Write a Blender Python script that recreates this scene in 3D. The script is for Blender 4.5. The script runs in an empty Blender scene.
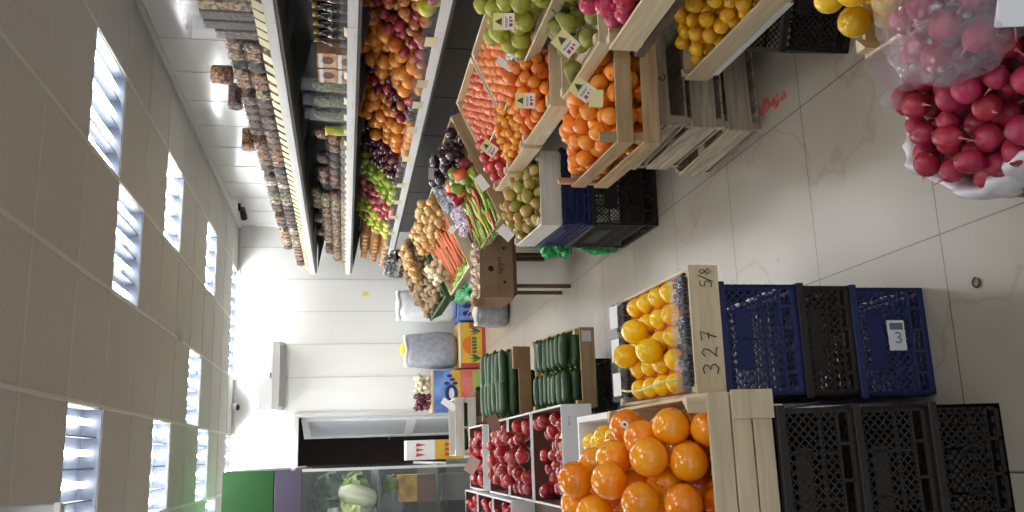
import bpy, bmesh, math, random
import numpy as np
from mathutils import Vector, Matrix, Euler, noise
R = math.radians
rnd = random.Random(7)
SC = bpy.context.scene
COL = SC.collection
# ------------------------------------------------------------------ materials
def s2l(c):
    return tuple(((x/255)/12.92 if x/255 <= .04045 else ((x/255+.055)/1.055)**2.4) for x in c) + (1.0,)
MATS = {}
def mat(name, c1, c2=None, rough=.5, scale=8, stretch=(1, 1, 1), bump=0, bscale=None, rand=0, spec=.5, coat=0, metal=0, detail=3, vor=False, trans=0, emit=0, lo=.35, hi=.65):
    if name in MATS: return MATS[name]
    m = bpy.data.materials.new(name); m.use_nodes = True
    nt = m.node_tree; N = nt.nodes; Lk = nt.links
    b = N['Principled BSDF']
    b.inputs['Roughness'].default_value = rough; b.inputs['Metallic'].default_value = metal
    b.inputs['Specular IOR Level'].default_value = spec; b.inputs['Coat Weight'].default_value = coat
    b.inputs['Coat Roughness'].default_value = .12
    A = s2l(c1); B = s2l(c2 or c1)
    tc = N.new('ShaderNodeTexCoord'); mp = N.new('ShaderNodeMapping'); mp.inputs['Scale'].default_value = stretch
    Lk.new(tc.outputs['Object'], mp.inputs['Vector'])
    oi = N.new('ShaderNodeObjectInfo')
    av = N.new('ShaderNodeVectorMath'); av.operation = 'ADD'
    sv = N.new('ShaderNodeVectorMath'); sv.operation = 'SCALE'; sv.inputs[0].default_value = (13.1, 7.7, 5.3)
    Lk.new(oi.outputs['Random'], sv.inputs['Scale'])
    Lk.new(mp.outputs[0], av.inputs[0]); Lk.new(sv.outputs[0], av.inputs[1])
    if vor:
        nz = N.new('ShaderNodeTexVoronoi'); nz.inputs['Scale'].default_value = scale; fac = nz.outputs['Distance']
    else:
        nz = N.new('ShaderNodeTexNoise'); nz.inputs['Scale'].default_value = scale; nz.inputs['Detail'].default_value = detail; fac = nz.outputs['Fac']
    Lk.new(av.outputs[0], nz.inputs['Vector'])
    cr = N.new('ShaderNodeValToRGB'); cr.color_ramp.elements[0].position = lo; cr.color_ramp.elements[1].position = hi
    cr.color_ramp.elements[0].color = A; cr.color_ramp.elements[1].color = B
    Lk.new(fac, cr.inputs['Fac'])
    col = cr.outputs[0]
    if rand:
        hs = N.new('ShaderNodeHueSaturation')
        ma = N.new('ShaderNodeMapRange'); ma.inputs['To Min'].default_value = .5-rand*.010; ma.inputs['To Max'].default_value = .5+rand*.010
        mv = N.new('ShaderNodeMapRange'); mv.inputs['To Min'].default_value = 1-rand*.16; mv.inputs['To Max'].default_value = 1+rand*.12
        fr = N.new('ShaderNodeMath'); fr.operation = 'FRACT'; m7 = N.new('ShaderNodeMath'); m7.operation = 'MULTIPLY'; m7.inputs[1].default_value = 37.7
        Lk.new(oi.outputs['Random'], m7.inputs[0]); Lk.new(m7.outputs[0], fr.inputs[0])
        Lk.new(oi.outputs['Random'], ma.inputs['Value']); Lk.new(fr.outputs[0], mv.inputs['Value'])
        Lk.new(ma.outputs[0], hs.inputs['Hue']); Lk.new(mv.outputs[0], hs.inputs['Value']); Lk.new(col, hs.inputs['Color'])
        col = hs.outputs[0]
    Lk.new(col, b.inputs['Base Color'])
    if bump:
        bn = N.new('ShaderNodeBump'); bn.inputs['Strength'].default_value = bump; bn.inputs['Distance'].default_value = .01
        if bscale:
            n2 = N.new('ShaderNodeTexNoise'); n2.inputs['Scale'].default_value = bscale; n2.inputs['Detail'].default_value = 2
            Lk.new(av.outputs[0], n2.inputs['Vector']); Lk.new(n2.outputs['Fac'], bn.inputs['Height'])
        else: Lk.new(fac, bn.inputs['Height'])
        Lk.new(bn.outputs[0], b.inputs['Normal'])
    if trans:
        tr = N.new('ShaderNodeBsdfTransparent'); mx = N.new('ShaderNodeMixShader')
        mx.inputs[0].default_value = trans
        Lk.new(b.outputs[0], mx.inputs[1]); Lk.new(tr.outputs[0], mx.inputs[2])
        Lk.new(mx.outputs[0], N['Material Output'].inputs['Surface'])
    if emit:
        b.inputs['Emission Color'].default_value = (1, .985, .96, 1); b.inputs['Emission Strength'].default_value = emit
    MATS[name] = m
    return m
def wood(name, c1, c2, ax):
    st = [9, 9, 9]; st['xyz'.index(ax)] = .8
    return mat(name+'_'+ax, c1, c2, rough=.75, scale=6, stretch=st, bump=.15, rand=.55, spec=.25, detail=5, lo=.3, hi=.75)
WD = {'pale': ((222, 206, 176), (198, 177, 142)), 'old': ((200, 188, 166), (146, 132, 113)), 'tan': ((196, 170, 132), (158, 132, 98)),
      'white': ((226, 222, 212), (205, 198, 184)), 'brown': ((140, 112, 82), (108, 84, 60))}
def W_(k, ax): return wood('wood_'+k, *WD[k], ax)
# ------------------------------------------------------------------ mesh builder
class MB:
    def __init__(s): s.v = []; s.f = []; s.sm = []
    def add(s, vs, fs, smooth=False):
        o = len(s.v); s.v += [tuple(v) for v in vs]; s.f += [tuple(i+o for i in f) for f in fs]; s.sm += [smooth]*len(fs); return s
    def box(s, x0, x1, y0, y1, z0, z1):
        return s.add([(x0, y0, z0), (x1, y0, z0), (x1, y1, z0), (x0, y1, z0), (x0, y0, z1), (x1, y0, z1), (x1, y1, z1), (x0, y1, z1)],
                     [(0, 3, 2, 1), (4, 5, 6, 7), (0, 1, 5, 4), (1, 2, 6, 5), (2, 3, 7, 6), (3, 0, 4, 7)])
    def obox(s, o, a, b, c):
        o, a, b, c = map(Vector, (o, a, b, c))
        if a.cross(b).dot(c) < 0: a, b = b, a
        vs = [o, o+a, o+a+b, o+b, o+c, o+a+c, o+a+b+c, o+b+c]
        return s.add(vs, [(0, 3, 2, 1), (4, 5, 6, 7), (0, 1, 5, 4), (1, 2, 6, 5), (2, 3, 7, 6), (3, 0, 4, 7)])
    def prism(s, pts, z0, z1):
        n = len(pts)
        return s.add([(x, y, z0) for x, y in pts]+[(x, y, z1) for x, y in pts],
                     [tuple(range(n))[::-1], tuple(range(n, 2*n))]+[(i, (i+1) % n, n+(i+1) % n, n+i) for i in range(n)])
    def tube(s, pts, r, seg=8, caps=True):
        P = [Vector(p) for p in pts]; n = len(P); rs = r if isinstance(r, (list, tuple)) else [r]*n
        vs = []; up = None
        for i in range(n):
            t = (P[min(i+1, n-1)]-P[max(i-1, 0)]).normalized()
            if up is None: up = t.orthogonal().normalized()
            up = (up-t*up.dot(t)).normalized(); w = t.cross(up)
            for k in range(seg):
                a = 2*math.pi*k/seg; vs.append(P[i]+(up*math.cos(a)+w*math.sin(a))*rs[i])
        fs = [(i*seg+k, i*seg+(k+1) % seg, (i+1)*seg+(k+1) % seg, (i+1)*seg+k) for i in range(n-1) for k in range(seg)]
        s.add(vs, fs, True)
        if caps:
            o = len(s.v)-len(vs)
            s.f += [tuple(o+k for k in range(seg))[::-1], tuple(o+(n-1)*seg+k for k in range(seg))]; s.sm += [False, False]
        return s
    def lathe(s, prof, seg=16, c=(0, 0, 0), fn=None):
        vs = []
        for r, z in prof:
            for k in range(seg):
                a = 2*math.pi*k/seg; p = Vector((r*math.cos(a), r*math.sin(a), z))
                if fn: p = fn(p, a)
                vs.append((p[0]+c[0], p[1]+c[1], p[2]+c[2]))
        n = len(prof)
        fs = [(i*seg+k, i*seg+(k+1) % seg, (i+1)*seg+(k+1) % seg, (i+1)*seg+k) for i in range(n-1) for k in range(seg)]
        s.add(vs, fs, True)
        o = len(s.v)-len(vs)
        s.f += [tuple(o+k for k in range(seg))[::-1], tuple(o+(n-1)*seg+k for k in range(seg))]; s.sm += [True, True]
        return s
    def build(s, name, m, parent=None, bevel=0, subd=0):
        me = bpy.data.meshes.new(name); me.from_pydata(s.v, [], s.f); me.update()
        me.polygons.foreach_set('use_smooth', s.sm)
        me.materials.append(m)
        o = bpy.data.objects.new(name, me); COL.objects.link(o)
        if parent: o.parent = parent
        if bevel:
            b = o.modifiers.new('bevel', 'BEVEL'); b.width = bevel; b.segments = 2; b.limit_method = 'ANGLE'
        if subd:
            b = o.modifiers.new('subd', 'SUBSURF'); b.levels = subd; b.render_levels = subd
        return o
def tag(o, label, cat, group=None, kind=None):
    o['label'] = label; o['category'] = cat
    if group: o['group'] = group
    if kind: o['kind'] = kind
    return o
def thing(name, label, cat, loc=(0, 0, 0), rot=(0, 0, 0), group=None):
    o = bpy.data.objects.new(name, None); o.empty_display_size = .05; COL.objects.link(o)
    o.location = loc; o.rotation_euler = rot
    return tag(o, label, cat, group)
def struct(o): o['kind'] = 'structure'; return o
def copy_tree(o, parent=None):
    c = o.copy(); COL.objects.link(c); c.parent = parent
    for ch in list(o.children): copy_tree(ch, c)
    return c
def bx(name, m, x0, x1, y0, y1, z0, z1, parent=None, bevel=0): return MB().box(x0, x1, y0, y1, z0, z1).build(name, m, parent, bevel)
def ML(loc, rot): return Matrix.Translation(loc) @ Euler(rot).to_matrix().to_4x4()
# ------------------------------------------------------------------ camera
YAW, PITCH, ROLL, H = .2267, .1877, .0097, 1.53
def cam():
    cy, sy, cp, sp = math.cos(YAW), math.sin(YAW), math.cos(PITCH), math.sin(PITCH)
    fw = Vector((sy*cp, cy*cp, -sp)); r = Vector((cy, -sy, 0)); u = r.cross(fw)
    c, s = math.cos(ROLL), math.sin(ROLL)
    r2 = r*c+u*s; u2 = -r*s+u*c
    M = Matrix((-u2, r2, -fw)).transposed().to_4x4(); M.translation = (0, 0, H)
    cd = bpy.data.cameras.new('camera'); cd.sensor_width = 36; cd.lens = 36*873.43/1024; cd.clip_start = .02
    o = bpy.data.objects.new('camera', cd); COL.objects.link(o); o.matrix_world = M
    SC.camera = o
cam()
# ------------------------------------------------------------------ room
CZ = 2.73; XR = 2.62; XL = -2.7; YF = 10.0; YN = -1.6
def floor_mat():
    m = mat('floor_tile', (164, 156, 143), (152, 143, 129), rough=.28, scale=1.3, detail=6, bump=0)
    nt = m.node_tree; N = nt.nodes; Lk = nt.links; b = N['Principled BSDF']
    src = b.inputs['Base Color'].links[0].from_socket
    tc = N.new('ShaderNodeTexCoord')
    # thin wandering marble veins
    dn = N.new('ShaderNodeTexNoise'); dn.inputs['Scale'].default_value = .9; dn.inputs['Detail'].default_value = 5
    Lk.new(tc.outputs['Object'], dn.inputs['Vector'])
    ab = N.new('ShaderNodeMath'); ab.operation = 'SUBTRACT'; ab.inputs[1].default_value = .5; Lk.new(dn.outputs['Fac'], ab.inputs[0])
    a2 = N.new('ShaderNodeMath'); a2.operation = 'ABSOLUTE'; Lk.new(ab.outputs[0], a2.inputs[0])
    mr = N.new('ShaderNodeMapRange'); mr.inputs['From Max'].default_value = .006; mr.inputs['To Min'].default_value = .45; mr.inputs['To Max'].default_value = 0
    Lk.new(a2.outputs[0], mr.inputs['Value'])
    mx = N.new('ShaderNodeMix'); mx.data_type = 'RGBA'; Lk.new(mr.outputs[0], mx.inputs['Factor']); Lk.new(src, mx.inputs['A']); mx.inputs['B'].default_value = s2l((140, 112, 86))
    # joints
    sp = N.new('ShaderNodeSeparateXYZ'); Lk.new(tc.outputs['Object'], sp.inputs[0])
    js = []
    for ax, off in (('X', .63), ('Y', 3.29)):
        s = N.new('ShaderNodeMath'); s.operation = 'SUBTRACT'; s.inputs[1].default_value = off-60; Lk.new(sp.outputs[ax], s.inputs[0])
        d = N.new('ShaderNodeMath'); d.operation = 'DIVIDE'; d.inputs[1].default_value = .605; Lk.new(s.outputs[0], d.inputs[0])
        f = N.new('ShaderNodeMath'); f.operation = 'FRACT'; Lk.new(d.outputs[0], f.inputs[0])
        p = N.new('ShaderNodeMath'); p.operation = 'PINGPONG'; p.inputs[1].default_value = .5; Lk.new(f.outputs[0], p.inputs[0])
        l = N.new('ShaderNodeMath'); l.operation = 'LESS_THAN'; l.inputs[1].default_value = .0035; Lk.new(p.outputs[0], l.inputs[0]); js.append(l)
    mxj = N.new('ShaderNodeMath'); mxj.operation = 'MAXIMUM'; Lk.new(js[0].outputs[0], mxj.inputs[0]); Lk.new(js[1].outputs[0], mxj.inputs[1])
    m3 = N.new('ShaderNodeMix'); m3.data_type = 'RGBA'; Lk.new(mxj.outputs[0], m3.inputs['Factor']); Lk.new(mx.outputs['Result'], m3.inputs['A']); m3.inputs['B'].default_value = s2l((88, 76, 66))
    Lk.new(m3.outputs['Result'], b.inputs['Base Color'])
    return m
wallm = mat('wall_panel', (232, 233, 230), (226, 227, 225), rough=.16, scale=1, spec=.8, coat=.6)
seam = mat('panel_joint', (196, 197, 194), rough=.4)
struct(bx('floor', floor_mat(), XL, XR, YN, 12.4, -.06, 0))
DX0, DX1, DZ = -.42, .47, 2.03
wf = MB().box(DX1, XR, YF, YF+.1, 0, CZ).box(XL, DX0, YF, YF+.1, 0, CZ).box(DX0, DX1, YF, YF+.1, DZ, CZ)
struct(wf.build('wall_far', wallm))
struct(bx('wall_right', wallm, XR, XR+.1, YN, YF+.1, 0, CZ))
struct(bx('wall_left', wallm, XL-.1, XL, YN, YF+.1, 0, CZ))
nwm = mat('near_wall_paint', (190, 186, 178), rough=.8)
struct(MB().box(XL, XR, YN-.1, YN, 0, .35).box(XL, XR, YN-.1, YN, 2.45, CZ).box(XL, -2.3, YN-.1, YN, .35, 2.45).box(2.2, XR, YN-.1, YN, .35, 2.45).build('wall_near', nwm))
struct(MB().box(-2.3, 2.2, YN-.07, YN-.03, .35, .4).box(-2.3, 2.2, YN-.07, YN-.03, 2.4, 2.45).box(-.05, 0, YN-.07, YN-.03, .4, 2.4).box(-2.3, -2.25, YN-.07, YN-.03, .4, 2.4).box(2.15, 2.2, YN-.07, YN-.03, .4, 2.4).build('window_1', mat('window_frame', (200, 202, 204), rough=.4)))
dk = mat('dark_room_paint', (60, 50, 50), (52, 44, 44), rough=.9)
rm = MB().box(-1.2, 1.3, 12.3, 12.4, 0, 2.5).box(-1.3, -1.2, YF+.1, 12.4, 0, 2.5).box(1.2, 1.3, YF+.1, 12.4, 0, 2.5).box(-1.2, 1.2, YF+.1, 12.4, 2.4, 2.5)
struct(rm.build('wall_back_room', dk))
# panel joints on the far and right walls
k = 0
for x in (.9, 1.27, 1.64, 2.01, 2.38, -.9, -1.6):
    k += 1; struct(bx('trim_%d' % k, seam, x-.006, x+.006, YF-.004, YF, 0, CZ))
for i in range(20):
    k += 1; y = .35+.5*i; struct(bx('trim_%d' % k, seam, XR-.004, XR, y-.005, y+.005, 0, CZ))
k += 1; struct(bx('trim_%d' % k, seam, XR-.02, XR, YN, YF, CZ-.03, CZ))
k += 1; struct(bx('trim_%d' % k, seam, XL, XR, YF-.02, YF, CZ-.03, CZ))
# ceiling: panels on a 0.6 m T-bar grid, openings where the luminaires sit
cm = mat('ceiling_board', (198, 197, 191), (188, 187, 181), rough=.9, scale=60, detail=4, bump=.05)
bar = mat('ceiling_t_bar', (206, 208, 198), rough=.5)
GX = [2.096-.6*i for i in range(-1, 9)]; GY = [2.98+.6*j for j in range(-8, 13)]
LIT = {(0, 2), (1, 3), (0, 5), (0, 8), (0, 11), (2, 7), (3, 2), (3, 5), (3, 8), (3, 11), (1, 11)}
OFFV = {(5, 3), (6, 6), (5, 9), (6, 10), (6, 2), (1, -3), (3, -4), (1, -6), (4, -1), (0, -1), (4, 11), (5, 7), (4, 9), (6, 8)}   # unseen lamps added left of and behind the view to brighten the shop
cl = MB()
xs = sorted({XR, XL, *[x for x in GX if XL < x < XR]}); ys = sorted({YN, YF, *[y for y in GY if YN < y < YF]})
def cell(xc, yc):
    return int(round((2.096-.3-xc)/.6)), int(round((yc-2.98-.3)/.6))
for a, b in zip(xs, xs[1:]):
    for c, d in zip(ys, ys[1:]):
        if cell((a+b)/2, (c+d)/2) in LIT | OFFV and b-a > .5: continue
        cl.box(a, b, c, d, CZ, CZ+.02)
struct(cl.build('ceiling', cm))
gb = MB()
for x in xs[1:-1]: gb.box(x-.009, x+.009, YN, YF, CZ-.006, CZ+.001)
for y in ys[1:-1]: gb.box(XL, XR, y-.004, y+.004, CZ-.004, CZ+.001)
struct(gb.build('ceiling_grid', bar))
struct(bx('ceiling_slab', mat('slab', (90, 88, 85), rough=.9), XL-.1, XR+.1, YN-.1, YF+.1, CZ+.16, CZ+.24))
# ------------------------------------------------------------------ luminaires
lampm = mat('lamp_tube', (255, 255, 255), emit=24); lampf = mat('bright_lamp_tube', (255, 255, 255), emit=60)
refl = mat('lamp_reflector', (66, 74, 88), rough=.45, metal=.2)
WHERE = {(0, 2): 'near the shelf, first of its row from the camera', (1, 3): 'diagonally beside the nearest lamp by the shelf', (0, 5): 'second in the row above the shelf',
         (0, 8): 'third in the row above the shelf', (0, 11): 'last in the row above the shelf', (1, 11): 'at the far wall in the middle row', (2, 7): 'standing alone behind the smoke detector',
         (3, 2): 'nearest in the row above the tomatoes', (3, 5): 'second in the row above the tomatoes', (3, 8): 'third in the row above the tomatoes', (3, 11): 'last in the row above the tomatoes'}
def lamp(i, j):
    x0 = 2.096-.6*(i+1); y0 = 2.98+.6*j; y1 = min(y0+.6, YF-.01)
    t = thing('ceiling_light', 'square recessed lamp with four tubes, '+WHERE.get((i, j), 'unseen, added to light the shop'), 'ceiling light', (x0, y0, CZ), group='ceiling lamps')
    w, l = .6, y1-y0
    MB().box(.012, w-.012, .012, l-.012, .09, .1).box(.008, .014, .008, l-.008, 0, .1).box(w-.014, w-.008, .008, l-.008, 0, .1).box(.008, w-.008, .008, .014, 0, .1).box(.008, w-.008, l-.014, l-.008, 0, .1).build('reflector', refl, t)
    for k in range(4):
        x = .075+.15*k
        MB().tube([(x, .03, .05), (x, l-.03, .05)], .015, 10).build('tube', lampf if j >= 5 else lampm, t)
    lv = MB()
    for k in range(1, 4): lv.box(.15*k-.003, .15*k+.003, .014, l-.014, .02, .075)
    lv.build('louvre', refl, t)
for ij in sorted(LIT | OFFV): lamp(*ij)
bl = thing('ceiling_light', 'round lamp in the dark back room beyond the far door', 'ceiling light', (-.6, 10.7, 2.4))  # added lamp, hidden above the doorway, brightens the open door leaf
MB().lathe([(.1, 0), (.12, -.03), (.11, -.06)], 18).build('housing', bar, bl); MB().lathe([(.105, -.06), (.09, -.085), (.02, -.095)], 18).build('diffuser', mat('added_room_lamp', (255, 255, 255), emit=70), bl)
# ------------------------------------------------------------------ produce prototypes
def sph_prof(n=11, rz=1, dimple=0, bot=0):
    P = []
    for i in range(n+1):
        a = -math.pi/2+math.pi*i/n
        r = math.cos(a); z = math.sin(a)*rz
        if dimple and a > 1.0: z -= dimple*((a-1.0)/.57)**2
        if bot and a < -1.0: z += bot*((-a-1.0)/.57)**2
        P.append((max(r, .012), z))
    return P
PROTO = bpy.data.collections.new('kinds')
def fruit(name, m, prof, R0, seg=16, fn=None, post=None):
    b = MB().lathe([(r*R0, z*R0) for r, z in prof], seg, fn=fn)
    if post: post(b)
    o = b.build(name, m)
    return o
def child(o, b, name, m, label=None):
    c = b.build(name, m, o)
    if label: c['label'] = label
    return c
def lump(R0, amp, fr, seed):
    def fn(p, a):
        d = noise.noise(Vector((p.x, p.y, p.z))*fr/R0+Vector((seed, seed*2.3, 0)))
        return p*(1+amp*d)
    return fn
def lobes(n, amp, R0):
    def fn(p, a):
        k = 1+amp*math.cos(n*a)*max(0, .4+p.z/R0*.6)
        return Vector((p.x*k, p.y*k, p.z))
    return fn
protos = []
def P(o): protos.append(o); return o
citrus = dict(rough=.32, scale=30, bump=.10, bscale=420, rand=1, coat=.15)
M_ORG = mat('orange_peel', (248, 156, 44), (240, 134, 30), **citrus)
M_MAN = mat('mandarin_peel', (238, 134, 38), (228, 112, 26), **citrus)
M_LEM = mat('yellow_mandarin_peel', (248, 192, 30), (236, 174, 28), **citrus)
M_PERS = mat('ripe_orange_skin', (252, 166, 26), (246, 138, 14), rough=.2, scale=9, bump=.03, bscale=300, rand=.7, coat=.35)
M_YEL = mat('yellow_fruit_skin', (255, 212, 12), (252, 194, 6), rough=.22, scale=8, rand=.4, coat=.3)
M_GRN = mat('dry_stem', (96, 98, 42), (70, 60, 30), rough=.8, scale=60)
M_STEM = mat('brown_stem', (92, 66, 40), rough=.8)
M_MAROON = mat('dark_calyx', (92, 24, 26), (54, 30, 22), rough=.6, scale=80)
def calyx(R0, z, m, r=.16):
    b = MB()
    for k in range(5):
        a = 2*math.pi*k/5; c, s = math.cos(a), math.sin(a)
        b.add([(0, 0, z+.012*R0), (c*r*R0*.6-s*r*R0*.4, s*r*R0*.6+c*r*R0*.4, z+.03*R0), (c*r*R0*1.5, s*r*R0*1.5, z+.0*R0), (c*r*R0*.6+s*r*R0*.4, s*r*R0*.6-c*r*R0*.4, z+.03*R0)], [(0, 3, 2, 1), (0, 1, 2, 3)])
    b.tube([(0, 0, z-.01*R0), (0, 0, z+.07*R0)], [r*.4*R0, r*.3*R0], 6)
    return b
def orange_p(name, m, R0, d=.06, stem=True):
    o = P(fruit(name, m, sph_prof(11, .95, d, .03), R0, 18, lump(R0, .03, 1.2, R0*99)))
    if stem: child(o, MB().lathe([(.12*R0, (.95-d-.03)*R0), (.13*R0, (.95-d)*R0), (.05*R0, (.98-d)*R0)], 8), 'stem_end', M_GRN)
    return o
F = {}
F['orange'] = orange_p('orange', M_ORG, .0335)
F['mandarin'] = orange_p('mandarin', M_MAN, .0265, .08)
F['small_mandarin'] = orange_p('mandarin', M_LEM, .0265, .08)
F['persimmon'] = P(fruit('orange', M_PERS, sph_prof(12, .97, .06, .02), .045, 24, lump(.048, .03, 1.1, 3)))
child(F['persimmon'], calyx(.045, .89*.045, M_MAROON, .1), 'calyx', M_MAROON)
F['yellow_round'] = P(fruit('yellow_plum', M_YEL, sph_prof(11, 1.08, .06), .036, 18, lump(.036, .05, 1.2, 5)))
F['yellow_persimmon'] = P(fruit('persimmon', mat('persimmon_skin', (246, 196, 26), (226, 190, 40), rough=.22, scale=14, rand=.8, coat=.3), sph_prof(11, .9, .08), .037, 20, lobes(4, .03, .037)))
M_POM = mat('pomegranate_skin', (206, 62, 92), (178, 40, 66), rough=.3, scale=26, rand=.8, coat=.2)
o = F['pomegranate'] = P(fruit('pomegranate', M_POM, sph_prof(11, .94), .036, 18, lump(.036, .06, 1.3, 2)))
cr = MB().lathe([(.2*.036, .88*.036), (.17*.036, 1.02*.036), (.26*.036, 1.2*.036), (.2*.036, 1.2*.036), (.1*.036, 1.0*.036)], 6)
child(o, cr, 'crown', M_POM)
M_QUI = mat('quince_skin', (176, 176, 62), (150, 152, 48), rough=.4, scale=22, rand=.8, coat=.1)
o = F['quince'] = P(fruit('quince', M_QUI, [(.05, -.93), (.4, -.95), (.78, -.72), (.98, -.25), (1, .12), (.86, .52), (.6, .82), (.38, .98), (.2, .99), (.05, .9)], .039, 18, lump(.039, .1, 1.3, 8)))
child(o, MB().lathe([(.11*.039, -.9*.039), (.14*.039, -1.0*.039), (.06*.039, -.93*.039)], 7), 'blossom_end', M_STEM)
M_PEAR = mat('pear_skin', (150, 152, 62), (118, 116, 46), rough=.45, scale=30, rand=.8)
o = F['pear'] = P(fruit('pear', M_PEAR, [(.05, -1), (.5, -.98), (.86, -.7), (1, -.25), (.93, .2), (.7, .62), (.5, 1.0), (.42, 1.3), (.3, 1.5), (.05, 1.55)], .036, 16, lump(.036, .06, 1.1, 4)))
child(o, MB().tube([(0, 0, .054), (.002, 0, .066), (.006, 0, .078)], .0022, 5), 'stem', M_STEM)
M_MGO = mat('mango_skin', (152, 162, 64), (178, 124, 70), rough=.35, scale=14, rand=.9, coat=.15)
F['mango'] = P(fruit('mango', M_MGO, [(.05, -1.12), (.42, -1.08), (.8, -.8), (1, -.3), (.98, .2), (.8, .7), (.5, 1.05), (.2, 1.16), (.04, 1.17)], .029, 16, lambda p, a: Vector((p.x*1.0+.15*p.z*p.z/.029*.3, p.y*.85, p.z))))
M_APR = mat('apricot_skin', (238, 150, 74), (224, 116, 52), rough=.28, scale=40, rand=1, coat=.2)
F['apricot'] = P(fruit('apricot', M_APR, sph_prof(9, .95, .1), .0235, 14))
M_APR2 = mat('red_apricot_skin', (226, 130, 86), (206, 94, 60), rough=.26, scale=40, rand=1, coat=.2)
F['red_apricot'] = P(fruit('apricot', M_APR2, sph_prof(9, .95, .1), .0235, 14))
M_APR3 = mat('golden_apricot_skin', (238, 168, 46), (226, 136, 36), rough=.32, scale=40, rand=.8, coat=.2)
F['gold_apricot'] = P(fruit('apricot', M_APR3, sph_prof(8, 1.15, .1), .0195, 12))
M_TOM = mat('tomato_skin', (178, 24, 22), (148, 14, 15), rough=.2, scale=12, rand=.7, coat=.5)
M_CAL = mat('tomato_calyx', (84, 120, 44), rough=.7)
o = F['tomato'] = P(fruit('tomato', M_TOM, sph_prof(9, .84, .1, .04), .0335, 16, lobes(5, .03, .0335)))
child(o, calyx(.0335, .73*.0335, M_CAL, .22), 'calyx', M_CAL)
F['plum_tomato'] = P(fruit('tomato', mat('pink_tomato_skin', (206, 70, 56), (186, 50, 44), rough=.2, scale=12, rand=.7, coat=.4), sph_prof(8, 1.05, .05), .028, 14))
M_RAD = mat('radish_skin', (180, 46, 76), (150, 30, 56), rough=.42, scale=24, bump=.05, bscale=90, rand=.9, coat=.12)
M_RTOP = mat('radish_top', (150, 146, 70), (120, 110, 60), rough=.8, scale=90)
def radish(R0, rz, tail, seed):
    pr = sph_prof(11, rz, 0, 0)
    o = P(fruit('radish', M_RAD, pr, R0, 18, lump(R0, .12, 1.2, seed)))
    child(o, MB().tube([(0, 0, -rz*R0*.93), (R0*.08, 0, -rz*R0*1.15), (R0*.22, R0*.1, -rz*R0*(1.15+tail))], [R0*.2, R0*.09, R0*.015], 7), 'root', mat('radish_root', (196, 96, 104), (210, 160, 150), rough=.6, scale=60))
    b = MB()
    for k in range(6):
        a = k*1.05; b.tube([(.06*R0*math.cos(a), .06*R0*math.sin(a), rz*R0*.93), (.13*R0*math.cos(a), .13*R0*math.sin(a), rz*R0*1.08)], [.06*R0, .03*R0], 5)
    child(o, b, 'stalk_stub', M_RTOP)
    return o
F['radish'] = radish(.0275, .98, .7, 3.3); F['long_radish'] = radish(.024, 1.25, .9, 6.1); F['small_radish'] = radish(.022, 1.0, .5, 9.4)
M_CUC = mat('cucumber_skin', (58, 92, 50), (34, 62, 34), rough=.4, scale=26, stretch=(1, 1, .25), bump=.25, bscale=160, rand=.8)
def cucumber(R0, Lh, bend, name='cucumber', m=M_CUC):
    n = 10; pts = []; rs = []
    for i in range(n+1):
        t = i/n*2-1; pts.append((bend*(1-t*t), 0, t*Lh)); rs.append(R0*max(.12, (1-abs(t)**6)**.5))
    o = P(MB().tube(pts, rs, 12).build(name, m)); return o
F['cucumber'] = cucumber(.027, .098, .006)
child(F['cucumber'], MB().lathe([(.004, -.104), (.006, -.1), (.003, -.096)], 6), 'blossom_end', mat('cucumber_tip', (206, 190, 90), rough=.7))
F['long_cucumber'] = cucumber(.029, .125, .006)
child(F['long_cucumber'], MB().lathe([(.004, -.129), (.006, -.125), (.003, -.121)], 6), 'blossom_end', MATS['cucumber_tip'])
F['zucchini'] = cucumber(.021, .1, .012, 'zucchini', mat('pale_zucchini_skin', (150, 190, 84), (122, 164, 60), rough=.35, scale=30, rand=.6))
M_CAR = mat('carrot_skin', (206, 112, 62), (186, 92, 48), rough=.55, scale=40, stretch=(1, 1, 3), bump=.2, rand=.8)
F['carrot'] = P(MB().tube([(0, 0, .085), (0, 0, .078), (.001, 0, .03), (.002, .001, -.03), (0, .002, -.075), (0, .003, -.1)], [.008, .0165, .016, .013, .008, .002], 10).build('carrot', M_CAR))
M_ONI = mat('onion_skin', (216, 184, 124), (198, 150, 88), rough=.35, scale=14, stretch=(3, 3, .6), rand=.8, coat=.15)
oni_prof = [(.05, -.85), (.2, -.86), (.6, -.72), (.95, -.3), (1, .1), (.8, .5), (.45, .8), (.2, 1.02), (.13, 1.25), (.05, 1.3)]
def onion(m): return P(fruit('onion', m, oni_prof, .032, 14))
F['onion'] = onion(M_ONI)
F['red_onion'] = onion(mat('red_onion_skin', (112, 44, 62), (86, 30, 46), rough=.35, scale=14, rand=.8, coat=.15))
F['white_onion'] = onion(mat('white_onion_skin', (226, 218, 190), (206, 196, 160), rough=.4, scale=14, rand=.5))
F['potato'] = P(fruit('potato', mat('potato_skin', (164, 140, 108), (128, 106, 80), rough=.8, scale=30, bump=.2, rand=.9), sph_prof(9, 1.25), .031, 14, lump(.031, .25, 1.2, 4)))
M_GAR = mat('garlic_skin', (214, 196, 172), (190, 164, 140), rough=.6, scale=20, stretch=(4, 4, .6), rand=.7)
F['garlic'] = P(fruit('garlic', M_GAR, [(.1, -.8), (.6, -.78), (.95, -.4), (1, 0), (.75, .4), (.38, .75), (.18, 1.1), (.14, 1.7), (.05, 1.72)], .024, 16, lobes(8, .07, .024)))
M_EGG = mat('eggplant_skin', (52, 22, 44), (36, 16, 34), rough=.15, scale=8, rand=.6, coat=.5)
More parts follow.
